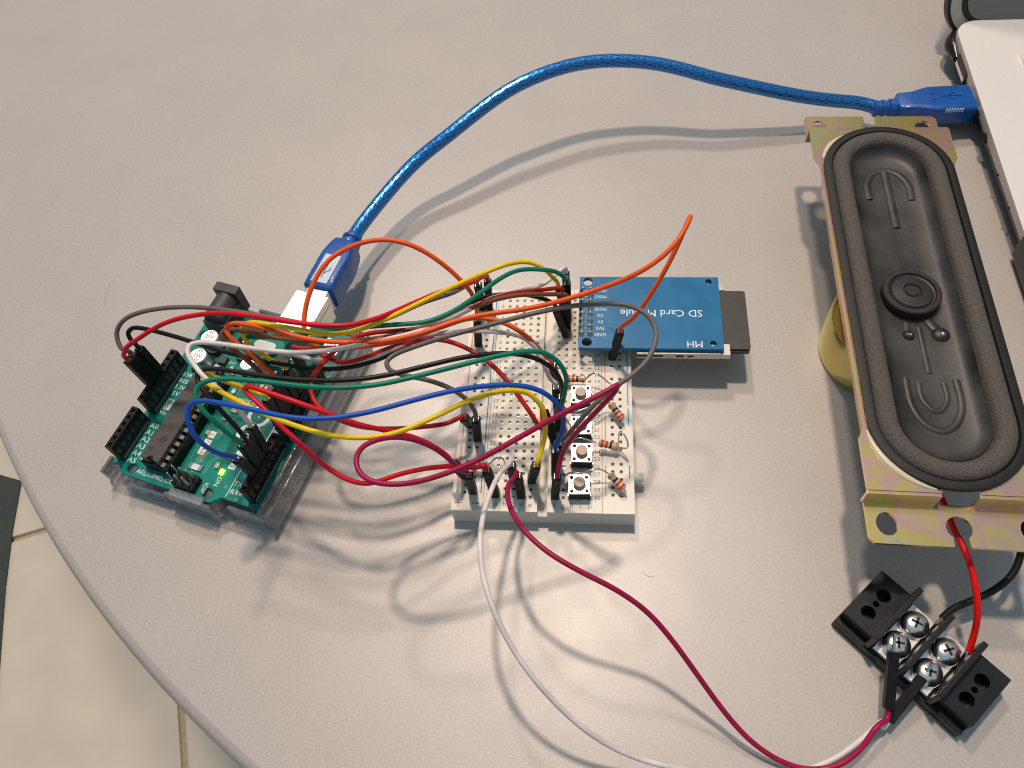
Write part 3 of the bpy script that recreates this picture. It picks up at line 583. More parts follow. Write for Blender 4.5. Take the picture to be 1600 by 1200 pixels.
part('grip_step', plate([rrect(47.4, 53.2, -4.15, -3.55, .25)], .2, 1.2), 'sd_card', mc)
# ------------------------------------------------------------------ tactile buttons
def button(u, v, label, ang=0.0):
    c = at(u, v, 13.1)
    t = thing('push_button', label, 'button', (c.x, c.y, 8.5), ang, 'push buttons on the breadboard')
    part('housing', MB().box(-3.1, 3.1, -3.1, 3.1, .5, 4.2), 'black_plastic', t, bevel=.15)
    pl = part('cover_plate', plate([rrect(-3.1, 3.1, -3.1, 3.1, .45, 3)], 4.2, 4.6), 'alu_can', t, bevel=.06)
    for sx in (-1, 1):
        for sy in (-1, 1):
            part('rivet', MB().lathe([(.5, 0), (.5, .22), (.3, .3)], (sx * 2.2, sy * 2.2, 4.55), 14), 'black_plastic', pl)
            part('leg', MB().box(sx * 3.3 - .15, sx * 3.3 + .15, sy * 2.25 - .35, sy * 2.25 + .35, -1.5, 2.2), 'tin', t)
    part('plunger', MB().lathe([(1.75, 4.4), (1.72, 6.2), (1.6, 6.35)], (0, 0, 0), 28), 'plunger', t, smooth=40)
button(907.5, 616, 'square push button nearest the blue card module')
button(908, 664, 'square push button half hidden under the magenta and grey wires', .02)
button(909, 707, 'square push button beside the printed row number 24', -.01)
button(905, 756.5, 'square push button at the row 30 end of breadboard', .03)
# ------------------------------------------------------------------ resistors
def resistor(p, q_, z0, z1, leadA, leadB, label):
    a, c = at(*p, z0), at(*q_, z1); mid = (a + c) / 2; d = (c - a).normalized(); L = 3.15
    t = thing('resistor', label, 'resistor', (mid.x, mid.y, 8.5), 0, None, None); t['group'] = 'resistors on the breadboard'
    prof = [(.35, -L), (.95, -L + .15), (1.2, -L + .6), (1.2, -L + 1.3), (1.0, -L + 1.8), (1.0, L - 1.8), (1.2, L - 1.3), (1.2, L - .6), (.95, L - .15), (.35, L)]
    bd = part('body', MB().lathe(prof, mid, 20, d), 'resistor', t, world=True, smooth=50)
    for pos, r, col in ((-2.2, 1.235, 'band_red'), (-.85, 1.04, 'band_red'), (.45, 1.04, 'band_black'), (2.25, 1.235, 'band_gold')):
        part('band', MB().lathe([(r - .2, pos - .34), (r, pos - .32), (r, pos + .32), (r - .2, pos + .34)], mid, 20, d), col, bd, world=True, smooth=40)
    part('lead', MB().tube(relax(spline([mid - d * L] + leadA, 6), 2), .27, 8), 'lead_wire', t, world=True, smooth=60)
    part('lead', MB().tube(relax(spline([mid + d * L] + leadB, 6), 2), .27, 8), 'lead_wire', t, world=True, smooth=60)
dn = lambda h_, dz=-3: h_ + Vector((0, 0, dz))
resistor((887, 592), (913, 592), 11.5, 11.8, [at(882, 593, 12), dn(hole('g', 14), 1.5), dn(hole('g', 14))], [at(920, 588, 13), at(928, 583, 14.5), at(936, 586, 14.5), at(953, 600, 11), dn(hole('R1', 15), .5), dn(hole('R1', 15))], 'striped tan resistor lying beside the printed row number 14')
resistor((971, 653), (955, 632), 11.4, 12.2, [at(974, 657, 11), dn(hole('R2', 20), 1.2), dn(hole('R2', 20))], [at(951, 629.5, 12.5), at(944, 628, 13), at(925, 634, 14.5), at(895, 645, 14), dn(hole('g', 19), 2), dn(hole('g', 19))], 'tilted striped resistor on the rail beside the second button')
resistor((937, 692), (966, 699), 12.5, 11.6, [at(930, 691, 12.6), at(918, 687, 14), at(906, 684.5, 14.5), at(894, 687, 13.5), dn(hole('g', 23), 2.5), dn(hole('g', 23))], [at(972, 700, 12), at(980, 700, 14), at(981, 692, 16), at(976, 680, 17), at(970, 674, 17), at(967, 679, 15), at(966, 692, 11), dn(hole('R1', 24), .5), dn(hole('R1', 24))], 'level striped resistor with a looped lead on the rail')
resistor((974, 763), (953, 741.5), 11.3, 12.4, [at(977, 767, 11), at(978, 771, 9.5), dn(hole('R2', 30), .2), dn(hole('R2', 30))], [at(949, 739, 12.8), at(940, 734, 14), at(925, 733.5, 14.5), at(908, 739, 13.5), at(892, 738, 13), at(884, 743, 12), dn(hole('g', 28), 1.5), dn(hole('g', 28))], 'tilted striped resistor on the rail beside the row 30 button')
resistor((734, 727.5), (762, 728.5), 12.0, 12.4, [at(731, 730, 11.5), dn(hole('L2', 27), 1), dn(hole('L2', 27))], [at(764, 727, 12.6), at(771, 719, 14), at(779, 714, 15), at(786, 717, 14), at(789.5, 726, 11), dn(hole('b', 26), .5), dn(hole('b', 26))], 'striped resistor partly covered by the magenta and red wires')
# ------------------------------------------------------------------ speaker
SA = -.030; SC = Vector((110.0, 24.0, 0))
spk = thing('speaker', 'long black racetrack speaker in iridescent zinc plated frame', 'speaker', (SC.x, SC.y, 0), SA)
def stad(a, r, z, n=24):
    P = []
    for i in range(n + 1): t = math.pi * i / n; P.append(Vector((r * math.cos(t), a + r * math.sin(t), z)))
    for i in range(n + 1): t = math.pi + math.pi * i / n; P.append(Vector((r * math.cos(t), -a + r * math.sin(t), z)))
    return P
ZF = 33.0; HA = 47.2; RO = 20.6
stp = [(p.x, p.y) for p in stad(HA, 18.9, 0)]
fr = part('frame', plate([[(-23, -68.2), (-4.6, -68.2), (-4.6, -66.3), (4.6, -66.3), (4.6, -68.2), (23, -68.2), (23, -53), (21.3, -50), (21.3, 50), (23, 54), (23, 68.2), (-23, 68.2), (-23, 54), (-21.3, 50), (-21.3, -50), (-23, -53)], stp], ZF - 1, ZF), 'zinc', spk, bevel=.12)
for sx in (-1, 1):
    part('side_wall', MB().add([(sx * 21.3, -50, ZF - 1), (sx * 21.3, 50, ZF - 1), (sx * 18.5, 46, ZF - 11), (sx * 18.5, -46, ZF - 11), (sx * 20.5, -50, ZF - 1), (sx * 20.5, 50, ZF - 1), (sx * 17.6, 46, ZF - 11), (sx * 17.6, -46, ZF - 11)],
         [(0, 1, 2, 3), (7, 6, 5, 4), (0, 4, 5, 1), (1, 5, 6, 2), (2, 6, 7, 3), (3, 7, 4, 0)]), 'zinc', fr)
for sy in (-1, 1):
    # step down to the screw flange, then the flange with its holes
    yb = sy * 68.2; zt = ZF - 6.2
    for xa, xb in ((-23, -4.6), (4.6, 23)):
        part('flange_riser', MB().box(xa, xb, min(yb, yb + sy * 1), max(yb, yb + sy * 1), zt, ZF - .3), 'zinc', fr, bevel=.1)
    hx = 17.6
    slot = [(2.0, sy * 80.6)] + [(3.2 * math.sin(math.radians(t)), sy * (75.4 + 3.2 * math.cos(math.radians(t)))) for t in range(36, 325, 18)] + [(-2.0, sy * 80.6)]
    outl = [(-22.6, sy * 69.2), (22.6, sy * 69.2), (22.6, sy * 79.2), (21.4, sy * 80.6)] + slot + [(-21.4, sy * 80.6), (-22.6, sy * 79.2)]
    part('flange', plate([outl, circ(-hx, sy * 75.2, 2.7, 24, 3.2), circ(hx, sy * 75.2, 2.7, 24, 3.2)], zt - .0, zt + 1), 'zinc', fr, bevel=.12)
bk = part('basket', MB().loft([[Vector((p.x, p.y, p.z)) for p in stad(24, 18.6, ZF - 11)], stad(24, 18.4, ZF - 10.5), stad(10, 16, 17.5), stad(8, 15.5, 17)]), 'zinc', spk, smooth=40)
mg = part('magnet_can', MB().lathe([(19.2, 0), (20.0, .8), (20.0, 16.4), (19.7, 17), (19.0, 17), (18.7, 16.2), (12, 15.8)], (0, -2.5, 0), 64), 'zinc_can', spk, smooth=40)
def ringloft(pr, a=HA): return MB().loft([stad(a, r, z) for r, z in pr], cap=False)
part('gasket', ringloft([(RO, ZF + .02), (RO, ZF + 1.1), (RO - .4, ZF + 1.3), (RO - 2.3, ZF + 1.3), (RO - 2.6, ZF + .9), (RO - 2.6, ZF - .5)]), 'gasket', spk, smooth=40)
roll = [(RO - 2.7 - 5.6 * (1 - math.cos(math.pi * i / 12)) / 2, ZF + .2 + 2.2 * math.sin(math.pi * i / 12)) for i in range(13)]
part('foam_surround', ringloft([(RO - 2.6, ZF)] + roll + [(RO - 8.9, ZF - .6)]), 'foam', spk, smooth=60)
cpr = [(RO - 8.4, ZF - .2), (RO - 8.8, ZF + .3), (RO - 9.4, ZF - .9), (9.8, ZF - 2.1), (8.4, ZF - 2.6), (4, ZF - 2.9), (.4, ZF - 3.0)]
cn = part('cone', ringloft(cpr).add(stad(HA, .4, ZF - 3.0), [tuple(range(50))]), 'cone', spk, smooth=60)
def zc(x, y):
    d = abs(x) if abs(y) < HA else math.hypot(x, abs(y) - HA)
    pts = sorted(cpr[2:])
    for (r0, z0), (r1, z1) in zip(pts, pts[1:]):
        if d <= r1: return z0 + (z1 - z0) * max(0, (d - r0)) / (r1 - r0)
    return pts[-1][1]
def rib(poly, r): return MB().tube(relax([Vector((x, y, zc(x, y) - r * .68)) for x, y in [(p.x, p.y) for p in spline([(a, c, 0) for a, c in poly], 8)]], 2), r, 12)
part('rib', rib([(-6.6, 37), (-6.6, 44), (-4, 49.2), (0, 50.8), (4, 49.2), (6.6, 44), (6.6, 37)], 1.8), 'cone', cn, smooth=60)
part('rib', rib([(0, 50.0), (0, 40), (0, 30), (0, 25)], 2.0), 'cone', cn, smooth=60)
part('rib', rib([(-6.8, -32), (-6.6, -41), (-4, -46.5), (0, -48.6), (4, -46.5), (6.6, -41), (6.8, -32)], 1.5), 'cone', cn, smooth=60)
part('rib', rib([(-3.4, -33), (-3.2, -39), (0, -42.5), (3.2, -39), (3.4, -33)], 1.2), 'cone', cn, smooth=60)
part('rib', rib([(0, -14), (0, -22), (0, -30)], 1.2), 'cone', cn, smooth=60)
cp = part('dust_cap', MB().lathe([(7.6, ZF - 5.6), (7.6, ZF - 3.0), (8.4, ZF - 2.8), (8.4, ZF - 0.8), (8.0, ZF - 0.5), (6.9, ZF - 0.5), (6.6, ZF - 1.1), (6.2, ZF - 1.2), (5.7, ZF - 0.7), (2.7, ZF - 0.4), (2.4, ZF - 0.9), (2.0, ZF - 0.9), (1.7, ZF - 0.5), (.3, ZF - 0.5)], (-1, -3, .9), 48), 'cap_black', spk, smooth=35)
for x, y, r in ((-3.4, -17, 1.3), (5.6, -16.5, 1.9)):
    tl = part('tinsel_joint', MB().lathe([(r * 1.5, -.5), (r * 1.3, .3), (r * .7, .9), (.2, 1.1)], (x, y, zc(x, y)), 20), 'cap_black', spk, smooth=60)
    part('solder_bead', MB().lathe([(r * .5, .6), (r * .4, 1.1), (.1, 1.3)], (x + .3, y - .2, zc(x, y)), 12), 'solder', tl, smooth=60)
    part('tinsel_lead', MB().tube(relax(spline([Vector((x, y, zc(x, y) - .2)), Vector((x * .75 - .6, y + 4.0, zc(x * .7, y) - .3)), Vector((x * .5 - .8, y + 8, zc(x * .4, y) - .5))], 6), 1), r * .9, 12, flat=.45), 'cone', tl, smooth=60)
part('glue_bead', MB().tube([Vector((RO * math.cos(t) * 1.02, -HA + RO * math.sin(t) * 1.02, ZF + .1)) for t in [math.radians(a) for a in range(190, 256, 4)]], [.3 + .9 * math.sin(math.pi * i / 16) for i in range(17)], 10, flat=.5), 'glue', spk, smooth=60)
part('glue_bead', MB().tube([Vector((RO * math.cos(t) * 1.02, HA + RO * math.sin(t) * 1.02, ZF + .1)) for t in [math.radians(a) for a in range(124, 166, 3)]], [.3 + .8 * math.sin(math.pi * i / 13) for i in range(14)], 10, flat=.5), 'glue', spk, smooth=60)
# ------------------------------------------------------------------ screw terminal block
tc_ = (at(1383, 900, 8) + at(1327, 970, 8) + at(1570, 1055, 8) + at(1492, 1125, 8)) / 4
c0 = (at(1383, 900, 8) + at(1327, 970, 8)) / 2; c1_ = (at(1570, 1055, 8) + at(1500, 1130, 8)) / 2
TA = math.atan2(c1_.y - c0.y, c1_.x - c0.x); TB_ = (c0 + c1_) / 2
tk = thing('screw_terminal_block', 'black two way screw terminal block with shiny crosshead screws', 'terminal block', (TB_.x, TB_.y, 0), TA)
HL, HW = 19.2, 9.2
part('base', MB().box(-HL, HL, -HW - .4, HW + .4, 0, 3.6), 'terminal_black', tk, bevel=.3)
for sx in (-1, 1):
    lg = part('mounting_ear', plate([[(sx * HL, -HW + 1.6), (sx * 10.0, -HW + 1.6), (sx * 10.0, HW), (sx * HL, HW)][::sx], circ(sx * 14.6, 3.6, 1.9), circ(sx * 14.6, -3.0, 1.9), circ(sx * 14.6, .4, .85, 12)], 3.6, 8.0), 'terminal_black', tk, bevel=.2)
for x in (-9.4, .0, 9.4):
    part('barrier', MB().box(x - .75, x + .75, -HW, HW + 1.2, 3.4, 12.6), 'terminal_black', tk, bevel=.25)
def screw(x, y, parent):
    z0 = 6.3; R = 3.6
    s_ = part('screw', MB().lathe([(R, 0), (R, .9), (R * .93, 1.5), (R * .75, 2.1), (R * .45, 2.45), (.2, 2.55)], (x, y, z0), 36), 'nickel', parent, smooth=50)
    a = random.uniform(.2, 1.2); c, sn = math.cos(a), math.sin(a)
    for dx_, dy_ in ((c, sn), (-sn, c)):
        part('cross_slot', MB().obox((x - dx_ * 1.5, y - dy_ * 1.5, z0 + 2.28), (x + dx_ * 1.5, y + dy_ * 1.5, z0 + 2.28), .62, .62, (0, 0, 1)), 'port_dark', s_)
for x in (-4.7, 4.7):
    pl = part('contact_plate', MB().box(x - 3.5, x + 3.5, -HW + .6, HW - .4, 4.6, 5.6), 'steel', tk, bevel=.15)
    part('contact_bed', MB().box(x - 3.9, x + 3.9, -HW + .4, HW - .2, 3.6, 4.7), 'terminal_black', tk)
    for y in (-4.05, 3.85): part('washer', MB().cyl((x, y, 5.6), 3.75, .7, 28), 'steel', pl, smooth=40); screw(x, y, tk)
def tw(x, y, z):
    c, s_ = math.cos(TA), math.sin(TA); return Vector((TB_.x + c * x - s_ * y, TB_.y + s_ * x + c * y, z))
# ------------------------------------------------------------------ laptop
LA = -.012
lp = thing('laptop', 'silver white laptop with dark screen at the right edge', 'laptop', (161.0, 70, 0), LA)
def lz(y): return 15.2 - (108 - y) * .028     # top height along the wedge
def lap_ring(z, ins, r=8):
    return None
top = rrect(0, 325, -120, 107, 9, 8)
b = MB(); n = len(top)
def inset(k): return rrect(k, 325 - k, -120 + k, 107 - k, 9, 8)
rg = []
for k, f in ((12, -1), (3, 0), (0.6, .55), (0, .93), (.25, 1.0)):
    rg.append([Vector((x, y, (2.6 if f < 0 else 3.4 + (lz(y) - 3.4) * f))) for x, y in inset(k)])
MB_low = MB().loft(rg[:3], cap=False); MB_low.add(rg[0], [tuple(range(n))[::-1]]); part('bottom_shell', MB_low, 'laptop_under', lp, smooth=50)
part('body_side', MB().loft(rg[2:], cap=False), 'laptop_side', lp, smooth=50)
part('palm_deck', MB().add(rg[4], [tuple(range(n))]).loft([rg[4], [Vector((x, y, lz(y) + .02)) for x, y in inset(.5)]], cap=False), 'laptop_alu', lp)
for x, y in ((14, 90), (14, -100), (311, 90), (311, -100)): part('foot', MB().cyl((x, y, 0), 5, 2.7, 20), 'laptop_under', lp)
def side_slot(nm, y0, y1, z0, z1, m_, dep=.12): return part(nm, MB().box(-dep, .9, y0, y1, z0, z1), m_, lp)
up = side_slot('usb_port', 76.5, 90.0, lz(83) - 7.0, lz(83) - 2.4, 'port_dark'); part('port_tongue', MB().box(-.2, .6, 77.4, 89.2, lz(83) - 6.8, lz(83) - 5.2), 'bright_steel', up)
side_slot('usb_port', 54.6, 68.6, lz(62) - 7.8, lz(62) - 3.0, 'port_dark')
part('audio_jack', MB().cyl((-.15, 43.5, lz(43) - 4.6), 1.9, .8, 20, (1, 0, 0)), 'port_dark', lp)
for y in (24, 8): part('microphone_hole', MB().cyl((-.15, y, lz(y) - 4), .45, .6, 10, (1, 0, 0)), 'port_dark', lp)
hp = MB()
for i in range(9):
    t0, t1 = math.pi * i / 8 - .2, math.pi * (i + 1) / 8 - .2
    hp.obox((-.16, 37 + 1.2 * math.cos(t0), lz(37) - 4.8 + 1.2 * math.sin(t0)), (-.16, 37 + 1.2 * math.cos(t1), lz(37) - 4.8 + 1.2 * math.sin(t1)), .25, .06, (0, 1, 0)) if i < 8 else None
part('headphone_symbol', hp, 'port_dark', lp)
part('corner_bumper', plate([[(-1.6, 92)] + [(x, y) for x, y in rrect(-1.6, 60, 60, 108.8, 10, 8) if y > 98 and x < 12] [::1] + [(0.4, 92)]], 2.4, 13.2), 'black_gloss', lp, bevel=.6) if False else None
cbp = [Vector((.4 + 9.6 * (1 - math.cos(t)), 98.2 + 9.6 * math.sin(t), 9.0)) for t in [math.radians(a) for a in range(-10, 91, 10)]]
part('corner_bumper', MB().tube([Vector((.4, 91, 8.6)), Vector((.3, 95, 8.9))] + cbp, [1.2, 2.2, 2.8] + [3.1] * 8 + [3.0, 2.8], 14), 'black_gloss', lp, smooth=60)
part('case_clip', MB().box(-.4, 9, -29, -7.5, 2.0, lz(-15) + 1.2), 'black_gloss', lp, bevel=1.2, seg=4)
kw = part('keyboard_well', plate([rrect(17.5, 308, -16, 92, 3.5)], 14.0, 14.06), 'laptop_side', lp) if False else None
for r_, (ya, yb) in enumerate(((78, 86), (58, 75), (38, 55), (18, 35))):
    x = 20.5
    for k in range(8):
        wk = 15.5 if k else (15.5, 15.5, 23, 27)[r_]
        part('key', plate([rrect(x, x + wk, ya, yb, 1.6, 3)], lz(ya), lz(ya) + 1.0), 'laptop_alu', lp, bevel=.2); x += wk + 3.2
# lid, opened past upright and leaning back
LT = math.radians(22); lid0 = Vector((0, 105.5, 11.0))
def lidp(x, h, t): return lid0 + Vector((x, math.sin(LT) * h + math.cos(LT) * t, math.cos(LT) * h - math.sin(LT) * t))
def lidplate(nm, x0, x1, h0, h1, r, t0, t1, m_, parent, bev=0):
    q_ = plate([rrect(x0, x1, h0, h1, r, 10)], t0, t1); q_.v = [lidp(v.x, v.y, v.z) for v in q_.v]; q_.f = [f[::-1] for f in q_.f]; return part(nm, q_, m_, parent, bevel=bev)
ld = lidplate('lid', -3.4, 328, -4, 214, 16, 1.2, 5.4, 'laptop_under', lp, .6)
lidplate('lid_rim', -2.2, 326.8, -2.8, 212.8, 15, .6, 1.3, 'laptop_side', ld, .2); lidplate('gasket_line', 1.9, 322, 2.2, 209, 10, .2, .75, 'laptop_under', ld); lidplate('display', 4.0, 320, 4.3, 207, 8, -.1, .35, 'bezel', ld)
part('hinge_cover', MB().cyl((20, 106.2, 10.2), 4.0, 285, 24, (1, 0, 0)), 'laptop_under', lp, smooth=40)
# ------------------------------------------------------------------ jumper wires
def jumper(colour, label, A, pts, B, name='jumper_wire', cat='wire', group='jumper wires'):
    """A, B: (base point, top pixel u,v, top height) of each plug; pts: (u, v, z) along the wire"""
    ends = []
    for (base, u, v, z) in (A, B):
        top = at(u, v, z); ends.append((base, (top - base).normalized()))
    o_ = ends[0][0]; t = thing(name, label, cat, (o_.x, o_.y, o_.z), 0, group)
    P = [at(*p) for p in pts]; tops = []
    for base, d in ends:
        a = base + d * .9; c = base + d * 14.6
        side = Vector((1, 0, 0)) if base.x > -40 else Vector((math.cos(UTH), math.sin(UTH), 0))
        hs = part('plug_housing', MB().obox(a, c, 2.45, 2.45, side), 'black_plastic', t, bevel=.18, world=True)
        sd_ = (side - d * side.dot(d)).normalized(); fr_ = d.cross(sd_)
        if fr_.y > 0: fr_ = -fr_
        mid = a + d * 11.2
        part('latch_window', MB().obox(mid + fr_ * 1.16, mid + d * 1.5 + fr_ * 1.16, 1.0, .2, side), 'port_dark', hs, world=True)
        part('crimp', MB().obox(c - d * 1.0, c + d * .25, 1.5, 1.5, side), 'tin', hs, world=True)
        part('pin', MB().obox(base - d * 2.5, a + d * .5, .64, .64, side), 'tin', t, world=True)
        tops.append((c, d))
    (ca, da), (cb_, db_) = tops
    path = [ca - da * 1.5, ca + da * .8, ca + da * 2.6] + P + [cb_ + db_ * 2.6, cb_ + db_ * .8, cb_ - db_ * 1.5]
    full = spline(path, 8); full = [full[0]] + relax(full, 6)[1:-1] + [full[-1]]
    part('insulation', MB().tube(full, .70, 12), 'wire_' + colour, t, world=True, smooth=60)
    return t
D = lambda n: ul(dx(n), 50.8, 8.5)
PW = lambda i: ul(27.94 + P0 * i, 2.54, 8.5)
Z2 = 22.0; ZU = 33.0
jumper('grey', 'grey jumper wire looping off the power header past the black socket', (PW(4), 208, 556, ZU),
       [(190, 545, 37), (182, 522, 40), (190, 503, 43), (215, 489, 46), (260, 481, 48), (310, 480, 50), (370, 487, 52), (430, 497, 53), (490, 508, 53), (545, 512, 52), (600, 500, 50), (660, 473, 45), (710, 457, 37)], (hole('L1', 3), 747, 448, Z2))
jumper('black', 'black jumper wire from the power header running below the white wires', (PW(3), 219, 546, ZU),
       [(206, 533, 36), (200, 521, 38), (206, 513, 39), (222, 513, 40), (260, 522, 40), (310, 537, 39), (360, 552, 38), (420, 565, 38), (480, 575, 38), (530, 576, 38), (580, 566, 38), (640, 538, 38), (690, 500, 37), (740, 470, 35), (790, 459, 33), (835, 463, 30)], (hole('g', 7), 870, 485, Z2))
jumper('red', 'crimson jumper wire from power header to the top left rail', (PW(5), 202, 565, ZU),
       [(194, 552, 38), (197, 543, 41), (215, 530, 44), (250, 508, 48), (290, 495, 52), (340, 489, 55), (390, 493, 57), (440, 501, 58), (500, 508, 58), (545, 508, 57), (590, 497, 54), (640, 476, 48), (690, 455, 40), (735, 443, 33)], (hole('L2', 3), 762, 442, Z2))
jumper('white', 'white jumper wire running from digital header up to the card module', (D(5), 393, 668, ZU),
       [(384, 655, 40), (366, 630, 45), (345, 611, 48), (320, 590, 50), (302, 568, 51), (293, 550, 51), (297, 539, 51), (312, 535, 51), (350, 538, 51), (400, 545, 51), (460, 551, 50), (520, 546, 50), (580, 535, 49), (640, 522, 47), (690, 505, 45), (735, 483, 42), (775, 463, 38), (815, 454, 34), (850, 444, 29)], (hole('g', 2), 884, 430, Z2))
jumper('white', 'white jumper wire curving down to the middle of the breadboard', (D(9), 424, 610, ZU),
       [(416, 590, 35), (410, 570, 36), (414, 554, 37), (432, 549, 38), (462, 555, 39), (495, 563, 39), (540, 566, 40), (585, 557, 41), (630, 538, 42), (680, 522, 42), (730, 517, 42), (780, 519, 41), (815, 526, 40), (838, 545, 38), (850, 570, 34), (860, 592, 28)], (hole('f', 18), 869, 608, Z2))
jumper('yellow', 'upper yellow jumper wire arching towards the card module', (D(13), 448, 578, ZU),
       [(430, 567, 37), (410, 553, 41), (392, 540, 44), (380, 526, 46), (379, 512, 48), (391, 504, 51), (420, 507, 54), (460, 514, 56), (510, 522, 55), (550, 518, 54), (600, 500, 52), (660, 471, 49), (710, 447, 46), (760, 425, 43), (800, 411, 41), (828, 410, 39), (850, 420, 36), (866, 436, 30)], (hole('g', 4), 874, 453, Z2))
jumper('orange', 'long orange jumper wire with a high loop above the blue module', (D(11), 431, 592, ZU),
       [(415, 576, 38), (395, 557, 43), (375, 540, 47), (358, 525, 49), (353, 513, 50), (366, 505, 51), (395, 509, 52), (440, 520, 52), (490, 531, 51), (540, 535, 50), (600, 533, 49), (660, 520, 49), (710, 502, 49), (760, 491, 50), (820, 483, 51), (880, 469, 53), (940, 450, 56), (1000, 425, 60), (1045, 392, 64), (1070, 358, 66), (1079, 338, 66), (1074, 348, 62), (1052, 398, 54), (1020, 455, 44), (990, 497, 34)], (hole('R1', 11), 968, 521, Z2))
jumper('orange', 'orange jumper wire looped up over the blue USB plug', (hole('L1', 9), 746, 503, Z2),
       [(745, 484, 30), (739, 462, 37), (722, 440, 44), (690, 411, 51), (650, 386, 56), (610, 375, 58), (575, 377, 58), (540, 389, 57), (512, 408, 56), (492, 437, 54), (480, 470, 51), (475, 500, 48), (477, 524, 46), (488, 540, 45), (520, 544, 45), (570, 541, 46), (630, 531, 46), (690, 511, 46), (735, 497, 46), (775, 500, 45), (810, 516, 43), (835, 537, 38), (853, 558, 31)], (hole('f', 15), 864, 573, Z2))
jumper('brown', 'brown jumper wire running beside the orange wire to the card module', (D(10), 426, 601, ZU),
       [(412, 587, 35), (390, 566, 39), (368, 548, 43), (350, 533, 45), (346, 522, 46), (354, 515, 47), (380, 517, 48), (420, 526, 48), (470, 532, 48), (530, 533, 47), (590, 529, 46), (650, 515, 45), (710, 493, 43), (760, 472, 41), (810, 461, 38), (850, 460, 33)], (hole('g', 6), 886, 474, Z2))
jumper('green', 'upper green jumper wire arching to the far end of breadboard', (D(12), 440, 586, ZU),
       [(424, 575, 36), (402, 559, 40), (382, 544, 43), (374, 533, 44), (382, 527, 45), (410, 527, 46), (460, 522, 47), (520, 516, 48), (570, 511, 48), (620, 507, 48), (665, 503, 48), (705, 488, 47), (745, 462, 45), (780, 436, 43), (810, 422, 41), (845, 421, 39), (870, 425, 36), (882, 434, 31)], (hole('g', 3), 886, 446, Z2))
jumper('black', 'black jumper wire running along above the lower green wire', (D(4), 385, 687, ZU),
       [(366, 664, 40), (340, 636, 45), (318, 610, 48), (308, 592, 49), (312, 579, 50), (332, 576, 50), (370, 581, 50), (420, 589, 50), (480, 594, 50), (540, 594, 50), (600, 587, 49), (660, 573, 48), (720, 559, 47), (780, 552, 45), (820, 555, 43), (850, 566, 40), (870, 584, 35), (879, 604, 29)], (hole('f', 19), 877, 622, Z2))
jumper('green', 'lower green jumper wire curving to the middle buttons', (D(3), 380, 697, ZU),
       [(362, 682, 40), (338, 661, 46), (316, 640, 50), (305, 620, 52), (309, 604, 53), (328, 594, 54), (360, 592, 54), (410, 596, 54), (470, 603, 54), (530, 606, 54), (590, 601, 53), (650, 588, 52), (710, 573, 51), (770, 558, 50), (820, 549, 48), (850, 551, 46), (873, 566, 43), (885, 590, 38), (882, 615, 31)], (hole('f', 21), 876, 642, Z2))
jumper('blue', 'blue jumper wire across the middle of all the wires', (D(2), 370, 718, ZU),
       [(352, 712, 38), (328, 702, 44), (305, 682, 50), (293, 656, 54), (294, 636, 56), (306, 627, 57), (340, 629, 58), (400, 641, 58), (460, 653, 58), (520, 653, 57), (580, 643, 56), (640, 627, 55), (700, 612, 54), (760, 603, 52), (810, 602, 50), (845, 611, 47), (868, 628, 43), (880, 650, 38), (878, 675, 31)], (hole('f', 27), 868, 707, Z2))
jumper('yellow', 'lower yellow jumper wire dipping below the blue wire', (D(8), 418, 626, ZU),
       [(400, 614, 37), (372, 603, 42), (342, 592, 46), (322, 585, 48), (316, 590, 49), (330, 603, 50), (360, 620, 51), (400, 641, 52), (450, 661, 52), (510, 679, 52), (570, 684, 52), (620, 676, 51), (680, 651, 50), (740, 623, 49), (790, 610, 47), (825, 614, 44), (846, 635, 40), (853, 665, 34), (847, 700, 27)], (hole('e', 28), 837, 730, 21))
jumper('red', 'red jumper wire folded back over the board to breadboard rail', (hole('L1', 28), 711, 727, 20.5),
       [(700, 713, 24), (672, 694, 30), (640, 681, 36), (600, 672, 41), (560, 663, 45), (510, 645, 49), (460, 627, 52), (415, 612, 53), (390, 604, 53), (382, 607, 52), (390, 618, 51), (412, 638, 50), (432, 659, 48), (462, 687, 45), (500, 722, 41), (540, 748, 38), (575, 756, 36), (620, 742, 34), (665, 732, 31), (715, 728, 28), (742, 731, 25)], (hole('a', 30), 762, 739, 21.5))
jumper('brick', 'brick red jumper wire bending from left rail to the module', (hole('L1', 21), 727, 655, 19.5),
       [(700, 661, 24), (660, 667, 27), (610, 670, 30), (565, 667, 33), (528, 655, 36), (500, 638, 38), (487, 616, 39), (487, 596, 40), (498, 575, 41), (518, 553, 42), (545, 532, 43), (580, 520, 44), (620, 517, 45), (660, 512, 44), (710, 493, 42), (760, 470, 40), (800, 458, 37), (840, 454, 31)], (hole('g', 5), 880, 463, Z2))
jumper('brick', 'brick red jumper wire crossing the breadboard diagonally from upper left', (ul(dx(15), 50.8, 8.5), 462, 552, ZU),
       [(470, 545, 37), (485, 545, 39), (505, 555, 40), (530, 566, 40), (565, 561, 41), (605, 545, 42), (650, 533, 42), (690, 531, 42), (725, 542, 42), (760, 563, 41), (790, 592, 39), (812, 621, 37), (832, 650, 34), (843, 668, 30), (848, 664, 26)], (hole('f', 23), 854, 654, 19.5))
